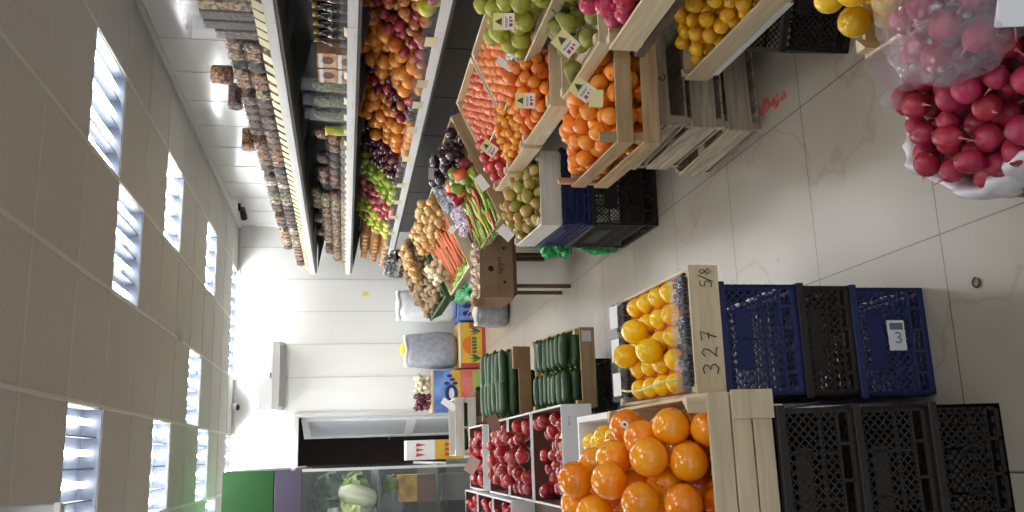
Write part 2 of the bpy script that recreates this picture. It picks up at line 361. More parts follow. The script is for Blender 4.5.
o = F['eggplant'] = P(fruit('eggplant', M_EGG, [(.05, -1.6), (.5, -1.55), (.9, -1.15), (1, -.6), (.85, .1), (.62, .7), (.45, 1.15), (.2, 1.3), (.05, 1.32)], .036, 16))
child(o, MB().lathe([(.4*.036, 1.0*.036), (.47*.036, 1.1*.036), (.2*.036, 1.35*.036), (.1*.036, 1.7*.036), (.06*.036, 1.75*.036)], 7), 'cap', mat('eggplant_cap', (92, 104, 60), rough=.7))
def bell(name, c1, c2):
    m = mat(name, c1, c2, rough=.15, scale=10, rand=.7, coat=.5)
    o = P(fruit('bell_pepper', m, [(.1, -1.15), (.5, -1.2), (.8, -1.0), (.92, -.4), (1, .3), (.95, .7), (.6, .95), (.25, .86), (.05, .8)], .034, 18, lobes(4, .1, .034)))
    child(o, MB().tube([(0, 0, .026), (.003, 0, .042), (.01, 0, .05)], [.007, .004, .005], 6), 'stem', mat('pepper_stem', (92, 124, 52), rough=.6)); return o
F['orange_pepper'] = bell('orange_pepper_skin', (226, 118, 34), (208, 92, 26))
F['green_pepper'] = bell('green_pepper_skin', (152, 172, 62), (120, 148, 46))
F['red_pepper'] = bell('red_pepper_skin', (168, 36, 62), (132, 22, 50))
def chilli(name, c1, c2):
    m = mat(name, c1, c2, rough=.2, scale=10, rand=.9, coat=.4)
    o = P(MB().tube([(0, 0, .07), (.001, 0, .064), (.003, 0, .035), (.002, 0, 0), (-.004, 0, -.035), (-.014, .002, -.07), (-.02, .004, -.088)], [.006, .0125, .0135, .012, .009, .005, .001], 9).build('chilli_pepper', m))
    child(o, MB().tube([(0, 0, .068), (.001, .001, .08), (.006, .002, .092)], [.004, .0022, .003], 5), 'stem', MATS['pepper_stem']); return o
F['green_chilli'] = chilli('green_chilli_skin', (140, 172, 52), (108, 148, 40))
F['yellow_chilli'] = chilli('yellow_chilli_skin', (204, 190, 70), (190, 160, 60))
F['red_chilli'] = chilli('red_chilli_skin', (196, 78, 48), (164, 44, 38))
def apple(name, nm, c1, c2, R0=.037):
    m = mat(name, c1, c2, rough=.25, scale=18, stretch=(2, 2, .7), rand=.9, coat=.3)
    o = P(fruit(nm, m, sph_prof(10, .9, .22, .1), R0, 16)); 
    return o
F['red_apple'] = apple('red_apple_skin', 'apple', (176, 62, 56), (206, 150, 76), .034)
F['crimson_apple'] = apple('crimson_apple_skin', 'apple', (150, 34, 58), (176, 66, 70), .034)
F['green_apple'] = apple('green_apple_skin', 'apple', (150, 178, 52), (166, 186, 70), .036)
F['lime_apple'] = apple('yellow_apple_skin', 'apple', (196, 196, 60), (206, 206, 90), .036)
F['plum'] = apple('dark_plum_skin', 'plum', (72, 28, 44), (96, 40, 54), .032)
F['pink_apple'] = apple('pink_apple_skin', 'apple', (186, 76, 90), (206, 120, 110), .036)
F['shelf_orange'] = orange_p('orange', mat('shelf_orange_peel', (238, 158, 58), (224, 136, 42), **citrus), .044, stem=False)
F['pomelo'] = orange_p('pomelo', mat('pomelo_peel', (214, 206, 50), (190, 194, 50), **citrus), .05, stem=False)
M_SQ = mat('squash_skin', (206, 158, 108), (190, 140, 92), rough=.45, scale=10, rand=.5)
F['squash'] = P(fruit('butternut_squash', M_SQ, [(.05, -1.5), (.5, -1.5), (.95, -1.15), (1.05, -.6), (.85, 0), (.62, .5), (.56, 1.2), (.6, 1.7), (.4, 1.85), (.05, 1.85)], .055, 16))
# ------------------------------------------------------------------ packing
def drop(W, L, base, r, top, seed, n=400, cand=30, flat=1.0):
    """Let balls of radius r settle into the lowest free places of a W x L box, up to the surface top(x, y)."""
    g = random.Random(seed); pts = np.zeros((0, 3)); fails = 0
    while len(pts) < n and fails < 25:
        best = None
        for _ in range(cand):
            x = g.uniform(r, W-r) if W > 2*r else W/2; y = g.uniform(r, L-r) if L > 2*r else L/2
            z = base+r*flat
            if len(pts):
                d2 = (pts[:, 0]-x)**2+(pts[:, 1]-y)**2; k = d2 < 4*r*r
                if k.any(): z = max(z, float((pts[k, 2]+flat*np.sqrt(4*r*r-d2[k])).max()))
            if z <= top(x, y) and (best is None or z < best[2]): best = (x, y, z)
        if best is None: fails += 1
        else: pts = np.vstack([pts, best])
    return [Vector(p) for p in pts]
def crown(W, L, h0, hc):
    return lambda x, y: h0+hc*max(0, (1-(2*x/W-1)**2))*max(0, (1-(2*y/L-1)**2))**.7
def rand_rot(g): return Euler((g.uniform(0, 6.28), g.uniform(0, 6.28), g.uniform(0, 6.28)))
first = set()
def place(kind, p, rot, label, cat, group):
    src = F[kind]
    if kind not in first: o = src; first.add(kind)
    else: o = copy_tree(src)
    o.location = p; o.rotation_euler = rot
    return tag(o, label, cat, group)
def pile(M, pts, kinds, label, cat, group, seed, rot=None, labels=None):
    g = random.Random(seed); q = M.to_quaternion(); out = []
    for p in pts:
        kd = g.choice(kinds)
        e = rand_rot(g) if rot is None else (q @ rot(g).to_quaternion()).to_euler()
        lb = labels[kd] if labels else label
        out.append(place(kd, M @ p, e, lb if isinstance(lb, str) else lb[0], cat if not labels else lb[1], group if not labels else lb[2]))
    return out
lying = lambda spread: (lambda g: (Matrix.Rotation(g.uniform(-spread, spread), 4, 'Z') @ Matrix.Rotation(R(90), 4, 'Y') @ Matrix.Rotation(g.uniform(0, 6.28), 4, 'Z')).to_euler())
lying_y = lambda spread: (lambda g: (Matrix.Rotation(g.uniform(-spread, spread), 4, 'Z') @ Matrix.Rotation(R(90)*g.choice((1, -1)), 4, 'X') @ Matrix.Rotation(g.uniform(0, 6.28), 4, 'Z')).to_euler())
stemup = lambda t: (lambda g: Euler((g.uniform(-t, t), g.uniform(-t, t), g.uniform(0, 6.28))))
# ------------------------------------------------------------------ crates
def wood_crate(label, loc, rot, W, L, Hh, k='pale', slats=((0, .1),), sideslats=None, post=.025, post_h=None, name='wooden_crate', base=True, group=None, tri=True, th=.009, ovr=0):
    t = thing(name, label, 'crate', loc, rot, group)
    sideslats = sideslats or slats; ph = post_h or Hh
    for x, sx in ((0, 1), (W, -1)):
        for y, sy in ((0, 1), (L, -1)):
            xi = x+sx*th; yi = y+sy*th
            pts = [(xi, yi), (xi+sx*post, yi), (xi, yi+sy*post)] if tri else [(xi, yi), (xi+sx*post, yi), (xi+sx*post, yi+sy*post), (xi, yi+sy*post)]
            if sx*sy < 0: pts = pts[::-1]
            MB().prism(pts, 0, ph).build('post', W_(k, 'z'), t)
    for z0, z1 in slats:
        bx('end_board', W_(k, 'x'), -ovr, W+ovr, 0, th, z0, z1, t, .0015); bx('end_board', W_(k, 'x'), -ovr, W+ovr, L-th, L, z0, z1, t, .0015)
    for z0, z1 in sideslats:
        bx('side_board', W_(k, 'y'), 0, th, th, L-th, z0, z1, t, .0015); bx('side_board', W_(k, 'y'), W-th, W, th, L-th, z0, z1, t, .0015)
    if base:
        n = 4; w = (W-2*th)/n
        for i in range(n): bx('base_board', W_(k, 'y'), th+i*w+.003, th+(i+1)*w-.003, th, L-th, .002, .008, t)
    return t
def lattice(b, o, ux, w, h, th, nrm, plate=True, pitch=.021, plain=False):
    o, ux, n = Vector(o), Vector(ux), Vector(nrm); uz = Vector((0, 0, 1))
    def bar_(u0, v0, u1, v1, wd, t=th):
        a = ux*(u1-u0)+uz*(v1-v0); l = a.length; a.normalize(); s = a.cross(n).normalized()*wd
        b.obox(o+ux*u0+uz*v0-s*.5, a*l, s, n*t)
    bar_(0, h-.012, w, h-.012, .024, th*1.8); bar_(0, .008, w, .008, .016, th*1.5)
    bar_(.006, 0, .006, h, .012, th*1.6); bar_(w-.006, 0, w-.006, h, .012, th*1.6)
    zs = h*.22; z1 = h*.45
    bar_(0, zs, w, zs, .007, th*1.3); bar_(0, z1, w, z1, .006, th*1.3)
    for i in range(1, 5): bar_(w*i/5, 0, w*i/5, zs, .007)
    for i in range(1, 4): bar_(w*i/4, zs, w*i/4, h, .005)
    if plate: b.obox(o+ux*w*.22+uz*(z1+.15*h), ux*w*.56, uz*h*.2, n*th)
    lo, hi = zs, h-.022
    k = -int((hi-lo)/pitch)-1
    while k*pitch < w:
        for sgn in (1, -1):
            u0 = k*pitch; u1 = u0+(hi-lo); v0, v1 = (lo, hi) if sgn > 0 else (hi, lo)
            a, c, d, e = u0, v0, u1, v1
            if a < 0: c = v0+(v1-v0)*(-u0)/(u1-u0); a = 0
            if d > w: e = v0+(v1-v0)*(w-u0)/(u1-u0); d = w
            if d-a > .004: bar_(a, c, d, e, .003, th*.8)
        k += 1
    return b
def plastic_crate(label, loc, rot, W, L, Hh, m, name='plastic_crate', group=None, pitch=.021):
    t = thing(name, label, 'crate', loc, rot, group); th = .004
    lattice(MB(), (0, 0, 0), (1, 0, 0), W, Hh, th, (0, 1, 0), pitch=pitch).build('end_panel', m, t)
    lattice(MB(), (W, L, 0), (-1, 0, 0), W, Hh, th, (0, -1, 0), pitch=pitch).build('end_panel', m, t)
    lattice(MB(), (0, L, 0), (0, -1, 0), L, Hh, th, (1, 0, 0), pitch=pitch).build('side_panel', m, t)
    lattice(MB(), (W, 0, 0), (0, 1, 0), L, Hh, th, (-1, 0, 0), pitch=pitch).build('side_panel', m, t)
    e = .007
    MB().box(-e, W+e, -e, .004, Hh-.02, Hh).box(-e, W+e, L-.004, L+e, Hh-.02, Hh).box(-e, .004, .004, L-.004, Hh-.02, Hh).box(W-.004, W+e, .004, L-.004, Hh-.02, Hh).build('rim', m, t, .002)
    b = MB(); n = 14
    for i in range(n): b.box(W*i/n, W*i/n+W/n*.45, 0, L, 0, .005)
    for i in range(n+4): b.box(0, W, L*i/(n+4), L*i/(n+4)+L/(n+4)*.4, .001, .006)
    b.build('base', m, t)
    return t
BLUE = mat('blue_plastic', (36, 48, 102), (30, 42, 90), rough=.4, scale=4)
BLACK = mat('black_plastic', (32, 30, 30), (26, 24, 24), rough=.45, scale=4)
DBROWN = mat('dark_brown_plastic', (46, 39, 36), (38, 33, 31), rough=.5, scale=4)
def carton(label, loc, rot, W, L, Hh, m, wall=.006, name='cardboard_box', inner=None, floor_=.006, group=None, cat='box'):
    t = thing(name, label, cat, loc, rot, group)
    bx('end_wall', m, 0, W, 0, wall, 0, Hh, t, .001); bx('end_wall', m, 0, W, L-wall, L, 0, Hh, t, .001)
    bx('side_wall', m, 0, wall, wall, L-wall, 0, Hh, t, .001); bx('side_wall', m, W-wall, W, wall, L-wall, 0, Hh, t, .001)
    bx('base', m, wall, W-wall, wall, L-wall, .001, floor_, t)
    if inner:
        MB().box(wall, wall+.002, wall, L-wall, floor_, Hh-.004).box(W-wall-.002, W-wall, wall, L-wall, floor_, Hh-.004).box(wall+.002, W-wall-.002, L-wall-.002, L-wall, floor_, Hh-.004).box(wall+.002, W-wall-.002, wall, wall+.002, floor_, Hh-.004).build('liner', inner, t)
    return t
CARD = mat('brown_cardboard', (166, 136, 100), (152, 122, 88), rough=.85, scale=10, rand=.3)
CARDD = mat('dark_cardboard', (112, 86, 66), (98, 74, 56), rough=.85, scale=10)
CARDC = mat('carton_brown', (146, 116, 90), (132, 104, 80), rough=.85, scale=10)
WHITEB = mat('white_board', (232, 232, 232), (222, 222, 224), rough=.6, scale=5)
FOAM = mat('white_foam', (240, 240, 242), rough=.7)
INK = mat('black_ink', (22, 20, 22), rough=.7)
def strokes(name, parent, lines, o, ux, uy, sc, r=.0018, m=INK):
    o, ux, uy = Vector(o), Vector(ux), Vector(uy); b = MB()
    for l in lines: b.tube([o+ux*x*sc+uy*y*sc for x, y in l], r, 5)
    return b.build(name, m, parent)
G3 = [[(.1, .9), (.35, 1), (.6, .85), (.55, .62), (.3, .52), (.58, .42), (.65, .2), (.4, 0), (.05, .1)]]
G2 = [[(.1, .8), (.3, 1), (.55, .85), (.5, .55), (.1, .05), (.35, .12), (.65, 0)]]
G7 = [[(.05, .95), (.6, 1), (.4, .5), (.25, 0)], [(.15, .48), (.55, .52)]]
G5 = [[(.55, 1), (.15, .95), (.12, .6), (.45, .6), (.55, .3), (.35, 0), (.05, .08)]]
GS = [[(.0, -.1), (.5, 1.1)]]
def sh(g, dx): return [[(x+dx, y) for x, y in l] for l in g]
# price cards -----------------------------------------------------------------
CY = mat('card_yellow', (224, 212, 150), rough=.6); CW = mat('card_white', (228, 226, 222), rough=.6); CR = mat('card_red_ink', (176, 60, 60), rough=.6); CG = mat('card_dark_print', (60, 62, 34), rough=.6); CBL = mat('card_grey_print', (110, 112, 130), rough=.6)
def price_card(label, loc, facing, spin=0, w=.064, h=.085, plain=None, name='price_card'):
    """A small upright card whose face looks along 'facing'; yellow top half with a tree mark, white lower half with a price."""
    t = thing(name, label, 'price card', loc, (0, 0, 0), 'price cards')
    f = Vector(facing).normalized(); up = Vector((0, 0, 1)); r = up.cross(f).normalized(); up = f.cross(r)
    Rm = Matrix((r, up, f)).transposed().to_4x4() @ Matrix.Rotation(spin, 4, 'Z')
    t.rotation_euler = Rm.to_euler()
    if plain:
        bx('card', plain, -w/2, w/2, -h/2, h/2, -.001, 0, t); return t
    bx('card', CY, -w/2, w/2, -h/2, h/2, -.0012, 0, t)
    pp = bx('price_panel', CW, -w*.46, w*.46, -h*.46, 0, 0, .0004, t)
    MB().prism([(-w*.26, h*.1), (w*.26, h*.1), (w*.12, h*.2), (w*.17, h*.2), (0, h*.42), (-w*.17, h*.2), (-w*.12, h*.2)], 0, .0006).build('tree_logo', CG, t)
    b = MB()
    for i, y in enumerate((-.08, -.14)): b.box(-w*.36, w*(.3-.1*i), h*(y-.02), h*(y+.015), .0004, .0008)
    b.build('text_lines', CBL, pp)
    b = MB()
    b.box(-w*.3, -w*.1, -h*.4, -h*.24, .0004, .0008); b.box(-w*.02, w*.1, -h*.4, -h*.24, .0004, .0008); b.box(w*.16, w*.3, -h*.34, -h*.24, .0004, .0008)
    b.build('price_figures', CR, pp)
    return t
TOCAM = (-.35, -1, .45)
# ================================================================== RIGHT SIDE: wall shelving
SX0, SX1, SY0, SY1 = 2.0, 2.48, 2.7, 9.6
SHM = mat('shelf_white_metal', (226, 227, 228), rough=.35, spec=.5); BACKM = mat('shelf_back_panel', (84, 80, 76), (72, 69, 66), rough=.35, scale=2)
SHB = mat('shelf_board_grey', (86, 86, 86), rough=.5); SEAMD = mat('dark_joint', (40, 38, 36), rough=.8)
CLEAR = mat('clear_plastic', (235, 240, 242), rough=.2, trans=.94, spec=.5)
sh_ = thing('shelf_unit', 'long white metal wall shelf of three levels over a dark grey back panel', 'shelf', (SX0, SY0, 0))
SL = SY1-SY0; SD = SX1-SX0
bx('back_panel', BACKM, SD, SD+.03, 0, SL, .02, 2.05, sh_)
b = MB()
for i in range(1, 9): b.box(SD-.002, SD, SL*i/9-.004, SL*i/9+.004, .02, 2.05)
for z in (.75, 1.33): b.box(SD-.002, SD, 0, SL, z-.003, z+.003)
b.build('panel_seam', SEAMD, sh_)
RAIL = {}
LEV = [(1.865, 'top'), (1.49, 'middle'), (1.075, 'bottom')]
for z, nm in LEV:
    bx('shelf_board', SHB, 0, SD, 0, SL, z-.022, z, sh_, .002)
    rail = MB(); n = 6
    for i in range(n): rail.box(-.012, 0, SL*i/n+.002, SL*(i+1)/n-.002, z-.004, z+.044)
    RAIL[nm] = rail.build('price_rail', SHM, sh_)
    if nm != 'top':
        bx('guard', CLEAR, -.004, 0, 0, SL, z+.045, z+(.105 if nm == 'bottom' else .075), sh_)
for i in range(10):
    y = SL*i/9
    for z, nm in LEV:
        o = MB().prism([(0.03, z-.03), (SD, z-.03), (SD, z-.12)], 0, .004).build('bracket', SHB, sh_)
        o.rotation_euler = (R(90), 0, 0); o.location = (0, min(max(y, .005), SL-.001), 0)
bx('end_post', SHM, SD, SD+.03, -.03, 0, 0, 2.1, sh_); bx('end_post', SHM, SD, SD+.03, SL, SL+.03, 0, 2.1, sh_)
TAGY = mat('tag_yellow', (216, 209, 168), (200, 193, 152), rough=.6, scale=3, rand=.8)
def shelf_tag(y, z, w=.07, h=.05, lean=.03):
    t = MB().obox((-.016, y-w/2, z), (0, w, 0), (.0, 0, 0.001), (-lean*.3, 0, h))
    t = MB().add([(-.014, y-w/2, z), (-.014, y+w/2, z), (-.014+lean, y+w/2, z+h), (-.014+lean, y-w/2, z+h), (-.012, y-w/2, z), (-.012, y+w/2, z), (-.012+lean, y+w/2, z+h), (-.012+lean, y-w/2, z+h)],
                 [(0, 1, 2, 3), (7, 6, 5, 4), (0, 4, 5, 1), (1, 5, 6, 2), (2, 6, 7, 3), (3, 7, 4, 0)])
    return t.build('price_tag', TAGY, RAIL['top' if z > 1.7 else 'middle' if z > 1.3 else 'bottom'])
ORD = 'first second third fourth fifth sixth seventh eighth ninth tenth eleventh twelfth thirteenth fourteenth fifteenth sixteenth seventeenth eighteenth nineteenth twentieth'.split()
ORD += ['twenty-'+o for o in ORD[:9]] + ['thirtieth'] + ['thirty-'+o for o in ORD[:9]] + ['fortieth'] + ['forty-'+o for o in ORD[:9]]
def nuts(name, c1, c2, sc=95, ob=.8): return mat(name, c1, tuple(v*.45 for v in c2), rough=.45, scale=sc*.62, vor=True, bump=ob, lo=.25, hi=.75, rand=.5)
NUT = {'hazelnuts': nuts('hazelnuts', (176, 120, 70), (96, 62, 40)), 'raisins': nuts('raisins', (104, 66, 54), (60, 38, 34), 110), 'almonds': nuts('almonds', (146, 98, 62), (104, 66, 42), 80),
       'peanuts': nuts('peanuts', (196, 160, 108), (150, 112, 70), 70), 'walnuts': nuts('walnuts', (170, 132, 92), (112, 80, 54), 60), 'black seeds': nuts('black_seeds', (48, 44, 46), (28, 26, 28), 220),
       'dates': nuts('dates', (116, 72, 48), (58, 36, 28), 60), 'pistachios': nuts('pistachios', (176, 160, 112), (128, 112, 72), 75), 'white sweets': nuts('white_sweets', (216, 208, 192), (176, 164, 146), 60),
       'pumpkin seeds': nuts('pumpkin_seeds', (122, 128, 84), (84, 90, 58), 110), 'dried fruit': nuts('dried_fruit', (146, 84, 60), (92, 50, 44), 55)}
RIMP = mat('frosted_rim', (190, 188, 184), rough=.2, trans=.7)
# tall canisters
CAN = [('peanuts', .36), ('peanuts', .35), ('raisins', .355), ('black seeds', .35), ('dates', .31)]
def canister(i, kind, fill, y):
    lab = 'tall square clear canister of %s on the top shelf, %s before the stacked tubs' % (kind, ['nearest', 'fourth', 'third', 'second', 'last'][i])
    t = thing('storage_canister', lab, 'canister', (2.035, y, 1.8695), group='tall canisters on the top shelf')
    w, h = .082, .412
    b = MB().box(0, w, -w/2, -w/2+.003, 0, h).box(0, w, w/2-.003, w/2, 0, h).box(0, .003, -w/2+.003, w/2-.003, 0, h).box(w-.003, w, -w/2+.003, w/2-.003, 0, h)
    b.build('body', CLEAR, t); bx('contents', NUT[kind], .004, w-.004, -w/2+.004, w/2-.004, .004, fill-.015, t, .004)
    MB().box(-.002, w+.002, -w/2-.002, w/2+.002, h, h+.014).build('lid', RIMP, t); bx('base', RIMP, -.001, w+.001, -w/2-.001, w/2+.001, -.004, 0, t)
    return t
for i, (k_, f_) in enumerate(CAN): canister(i, k_, f_, 3.72+.094*i); shelf_tag(3.72+.094*i-SY0, 1.905, .075, .055)
# stacked hexagonal tubs
def hexa(w, h, d, x0):
    pts = [(-w*.5, h*.5), (-w*.28, h*.96), (w*.28, h*.96), (w*.5, h*.5), (w*.3, h*.03), (-w*.3, h*.03)]
    vs = []; 
    for x, s in ((x0, .8), (x0+.012, 1), (x0+d, 1)): vs += [(x, a*s, h*.5+(c-h*.5)*s) for a, c in pts]
    n = 6
    return vs, [tuple(range(n))[::-1], tuple(range(2*n, 3*n))]+[(j*n+i, j*n+(i+1) % n, (j+1)*n+(i+1) % n, (j+1)*n+i) for j in range(2) for i in range(n)]
tubs = {}
def tub(kind, loc, lab, grp, w=.121, h=.0925):
    if kind not in tubs:
        t = thing('nut_tub', lab, 'tub', loc, group=grp)
        v, f = hexa(w*.96, h*.94, .14, .004); c = MB().add(v, f).build('contents', NUT[kind], t, .006); c.location.z = .003
        v, f = hexa(w, h, .15, 0); MB().add(v, [q for q in f[1:]]).build('body', mat('clear_tub', (225, 225, 222), rough=.22, trans=.95, spec=.5), t)
        rim = MB(); P6 = [Vector((.012, p[1], p[2])) for p in v[6:12]]
        rim.tube(P6+[P6[0]], .0035, 5); rim.build('rim', RIMP, t)
        tubs[kind] = t
    else:
        t = copy_tree(tubs[kind]); t.location = loc; tag(t, lab, 'tub', grp)
    return t
seq = ['walnuts', 'walnuts', 'black seeds', 'hazelnuts', 'hazelnuts', 'pistachios', 'raisins', 'raisins', 'raisins', 'raisins', 'dates', 'walnuts', 'almonds', 'hazelnuts', 'hazelnuts', 'almonds', 'black seeds', 'dates', 'raisins', 'white sweets',
       'raisins', 'pumpkin seeds', 'pistachios', 'white sweets', 'dried fruit', 'black seeds', 'raisins', 'dried fruit', 'almonds', 'black seeds', 'white sweets', 'peanuts', 'walnuts', 'peanuts', 'white sweets', 'peanuts', 'dried fruit', 'walnuts', 'peanuts', 'hazelnuts', 'walnuts', 'dates', 'almonds']
y = 4.27; i = 0
while y < SY1-.08:
    kd = seq[i % len(seq)]; nh = 3 if i not in (5, 11, 17, 26, 30) else 2
    if i in (7, 13): nh = 4
    if i > 36: nh = 2
    for k in range(nh):
        g_ = rnd.uniform(-.006, .006)
        tub(kd, (2.03+.012*k+rnd.uniform(0, .012), y+g_, 1.8665+.093*k), 'clear hexagonal tub of %s, %s of the %s stack past the tall canisters' % (kd, ['bottom', 'second', 'third', 'fourth'][k], ORD[i]), 'nut tubs on the top shelf')
    shelf_tag(y-SY0, 1.905, .08, .05)
    y += .123; i += 1
# one tall rounded jar before the stacks
t = thing('nut_jar', 'wide clear jar of hazelnuts standing on top of the fourth stack of tubs', 'jar', (2.08, 4.66, 2.152))
MB().lathe([(.045, 0), (.052, .008), (.052, .1), (.045, .112)], 16).build('contents', NUT['hazelnuts'], t); MB().lathe([(.0465, -.001), (.0545, .007), (.0545, .105), (.047, .12), (.047, .135), (.044, .135)], 16).build('body', CLEAR, t)
# ---- middle shelf
MZ = 1.4905
def bottle(i, y, c1, c2):
    t = thing('sauce_bottle', 'dark glass sauce bottle on the middle shelf, %s one counted from the tea boxes' % ORD[6-i] if i < 6 else 'dark glass sauce bottle on the middle shelf, standing right against the tea boxes', 'bottle', (2.075, y, MZ), group='sauce bottles on the middle shelf')
    MB().lathe([(.03, 0), (.036, .006), (.036, .115), (.03, .14), (.015, .165), (.014, .185)], 14).build('glass_body', mat('dark_sauce_%d' % (c1[0]), c1, c2, rough=.08, scale=5, coat=.6), t)
    MB().lathe([(.0165, .183), (.0165, .206), (.014, .208)], 12).build('cap', mat('gold_cap', (176, 150, 84), rough=.35, metal=.6), t)
    MB().lathe([(.0366, .03), (.0366, .085)], 14).build('paper_label', mat('dark_label', (34, 28, 30), (60, 44, 34), rough=.6, scale=40), t)
for i in range(7): bottle(i, 3.63+.088*i, (96, 46, 26) if i in (1, 6) else (30, 22, 22), (70, 34, 20) if i in (1, 6) else (22, 16, 16))
TEA = mat('tea_box_print', (206, 190, 160), (190, 120, 60), rough=.5, scale=14, rand=.4)
def tea(j, k):
    lab = 'pale orange tea box beside the sauce bottles, %s of the %s pair' % (['lower', 'upper'][k], ['nearer', 'farther'][j])
    t = thing('tea_box', lab, 'box', (2.05+.004*k, 4.28+.19*j, MZ+.1*k), group='tea boxes')
    bx('carton', TEA, 0, .11, 0, .17, 0, .099, t, .002)
    MB().add([(-.001, .03+.045*math.cos(a)+.05, .045+.032*math.sin(a)) for a in [q*.524 for q in range(12)]]+[(.0, .03+.045*math.cos(a)+.05, .045+.032*math.sin(a)) for a in [q*.524 for q in range(12)]], [tuple(range(12))[::-1]]+[(q, (q+1) % 12, 12+(q+1) % 12, 12+q) for q in range(12)]).build('cup_picture', mat('cup_print', (96, 60, 48), rough=.5), t)
    bx('white_band', WHITEB, -.001, 0, .0, .17, .07, .09, t)
for j in range(2):
    for k in range(2): tea(j, k)
HERB = mat('dried_herb', (150, 150, 112), (70, 72, 50), rough=.9, scale=70, bump=.5)
PBAG = mat('milky_plastic', (206, 220, 232), rough=.2, trans=.86, spec=.8)
def herb(j):
    y0 = 4.70+.225*j
    t = thing('herb_bag', 'tall clear bag of dried herbs on the middle shelf, %s of three' % ['nearest', 'middle', 'farthest'][j], 'bag', (2.06, y0, MZ), group='herb bags')
    MB().lathe([(.03, 0), (.078, .015), (.08, .12), (.066, .2), (.05, .28), (.06, .3)], 14, fn=lambda p, a: Vector((p.x*.55+.05, p.y*1.15+.1, p.z))).build('plastic_sleeve', PBAG, t)
    MB().lathe([(.03, .003), (.074, .015), (.075, .12), (.06, .19), (.03, .24)], 12, fn=lambda p, a: Vector((p.x*.5+.05, p.y*1.05+.1+.01*math.sin(p.z*40), p.z))).build('herbs', HERB, t)
for j in range(3): herb(j)
nb = {}
def pouch(kd, loc, lab, w, h, grp):
    key = (kd, w, h)
    if key not in nb:
        t = thing('nut_bag', lab, 'bag', loc, group=grp)
        fn = lambda p, a: Vector((p.x*.6*(1+.06*math.sin(5*a)), p.y*(1+.05*math.cos(4*a+p.z*60)), p.z))
        r = w/2
        MB().lathe([(.3*r, 0), (.9*r, h*.08), (r, h*.35), (.9*r, h*.65), (.55*r, h*.82)], 12, fn=fn).build('contents', NUT[kd], t)
        MB().lathe([(.93*r, h*.08), (1.04*r, h*.35), (.95*r, h*.65), (.6*r, h*.83), (.28*r, h*.92), (.62*r, h)], 12, fn=fn).build('plastic_bag', CLEAR, t)
        nb[key] = t; return t
    t = copy_tree(nb[key]); t.location = loc; return tag(t, lab, 'bag', grp)
t = thing('snack_bag', 'yellow and green printed snack bag between the herb bags and the nut bags', 'bag', (2.09, 5.47, MZ))
MB().lathe([(.03, 0), (.06, .02), (.062, .1), (.05, .16), (.07, .18)], 12, fn=lambda p, a: Vector((p.x*.5, p.y, p.z))).build('pouch', mat('snack_print', (226, 206, 60), (120, 160, 80), rough=.3, scale=12), t)
mseq = [('hazelnuts', 3), ('walnuts', 2), ('black seeds', 2), ('raisins', 3), ('raisins', 2), ('dried fruit', 3), ('dried fruit', 3), ('black seeds', 1), ('dried fruit', 2), ('pistachios', 4), ('pistachios', 4), ('walnuts', 4), ('walnuts', 3), ('almonds', 3), ('walnuts', 4), ('peanuts', 3), ('walnuts', 3), ('walnuts', 4), ('peanuts', 3), ('almonds', 2), ('walnuts', 3), ('peanuts', 3), ('walnuts', 2)]
y = 5.68
for i, (kd, n_) in enumerate(mseq):
    for k in range(n_):
        pouch(kd, (2.085+.035*k, y+rnd.uniform(-.01, .01), MZ+.082*k), 'clear bag of %s, %s in the %s middle-shelf stack past the herb bags' % (kd, ['lowest', 'second', 'third', 'fourth'][k], ORD[i]), .15, .105, 'nut bags on the middle shelf')
    shelf_tag(y-SY0, 1.5, .085, .045)
    y += .165
for yy in (3.95, 4.45, 4.8, 5.05, 5.3, 5.5): shelf_tag(yy-SY0, 1.5, .09, .05)
# ---- bottom shelf: fruit stacked against the guard, rising to the back
SF = [  # y0, y1, kinds, label, cat, n, hback
 (3.30, 3.84, ['pomelo'], 'yellow-green round citrus at the near end of the bottom shelf', 'fruit', 16, .30),
 (3.50, 4.42, ['red_apple', 'red_apple', 'crimson_apple'], 'small red apple in the nearest red heap on the bottom shelf', 'apple', 60, .34),
 (4.20, 4.86, ['shelf_orange'], 'large orange in the nearer orange heap on the bottom shelf, beside the small red apples', 'orange', 34, .36),
 (4.72, 5.20, ['plum', 'crimson_apple', 'red_apple'], 'dark red apple between the two orange heaps on the bottom shelf', 'apple', 34, .33),
 (5.10, 5.92, ['shelf_orange'], 'large orange in the farther orange heap on the bottom shelf, beside the dark plums', 'orange', 38, .34),
 (5.82, 6.45, ['plum'], 'dark plum heaped on the bottom shelf beside the green apples', 'plum', 48, .32),
 (6.38, 7.00, ['green_apple'], 'green apple heaped on the bottom shelf beside the dark plums', 'apple', 40, .32),
 (6.95, 7.60, ['pink_apple'], 'pinkish red apple heaped on the bottom shelf between green and yellow apples', 'apple', 42, .32),
 (7.55, 8.25, ['lime_apple'], 'yellow apple heaped on the bottom shelf beside the butternut squashes', 'apple', 44, .32)]
rad = {'pomelo': .05, 'red_apple': .035, 'shelf_orange': .0435, 'plum': .0335, 'green_apple': .036, 'pink_apple': .036, 'lime_apple': .036}
for i, (y0, y1, ks, lb, ct, n_, hb) in enumerate(SF):
    r = rad[ks[0]]; y0 += .03; y1 -= .03
    pts = drop(.42, y1-y0, 0, r, lambda x, y: .10+(hb-.06)*min(1, x/.32), 100+i, 500, 60, 1.0)
    pts.sort(key=lambda p: p.z-(.10+(hb-.06)*min(1, p.x/.32)))   # the ones nearest the sloping face
    pts = [p for p in pts if p.z > (.10+(hb-.06)*min(1, p.x/.32))-2.6*r]
    pile(Matrix.Translation((SX0+.012, y0, 1.0755)), pts, ks, lb, ct, lb.split(' heaped')[0]+' heap %s' % ORD[i], 200+i, stemup(.9))
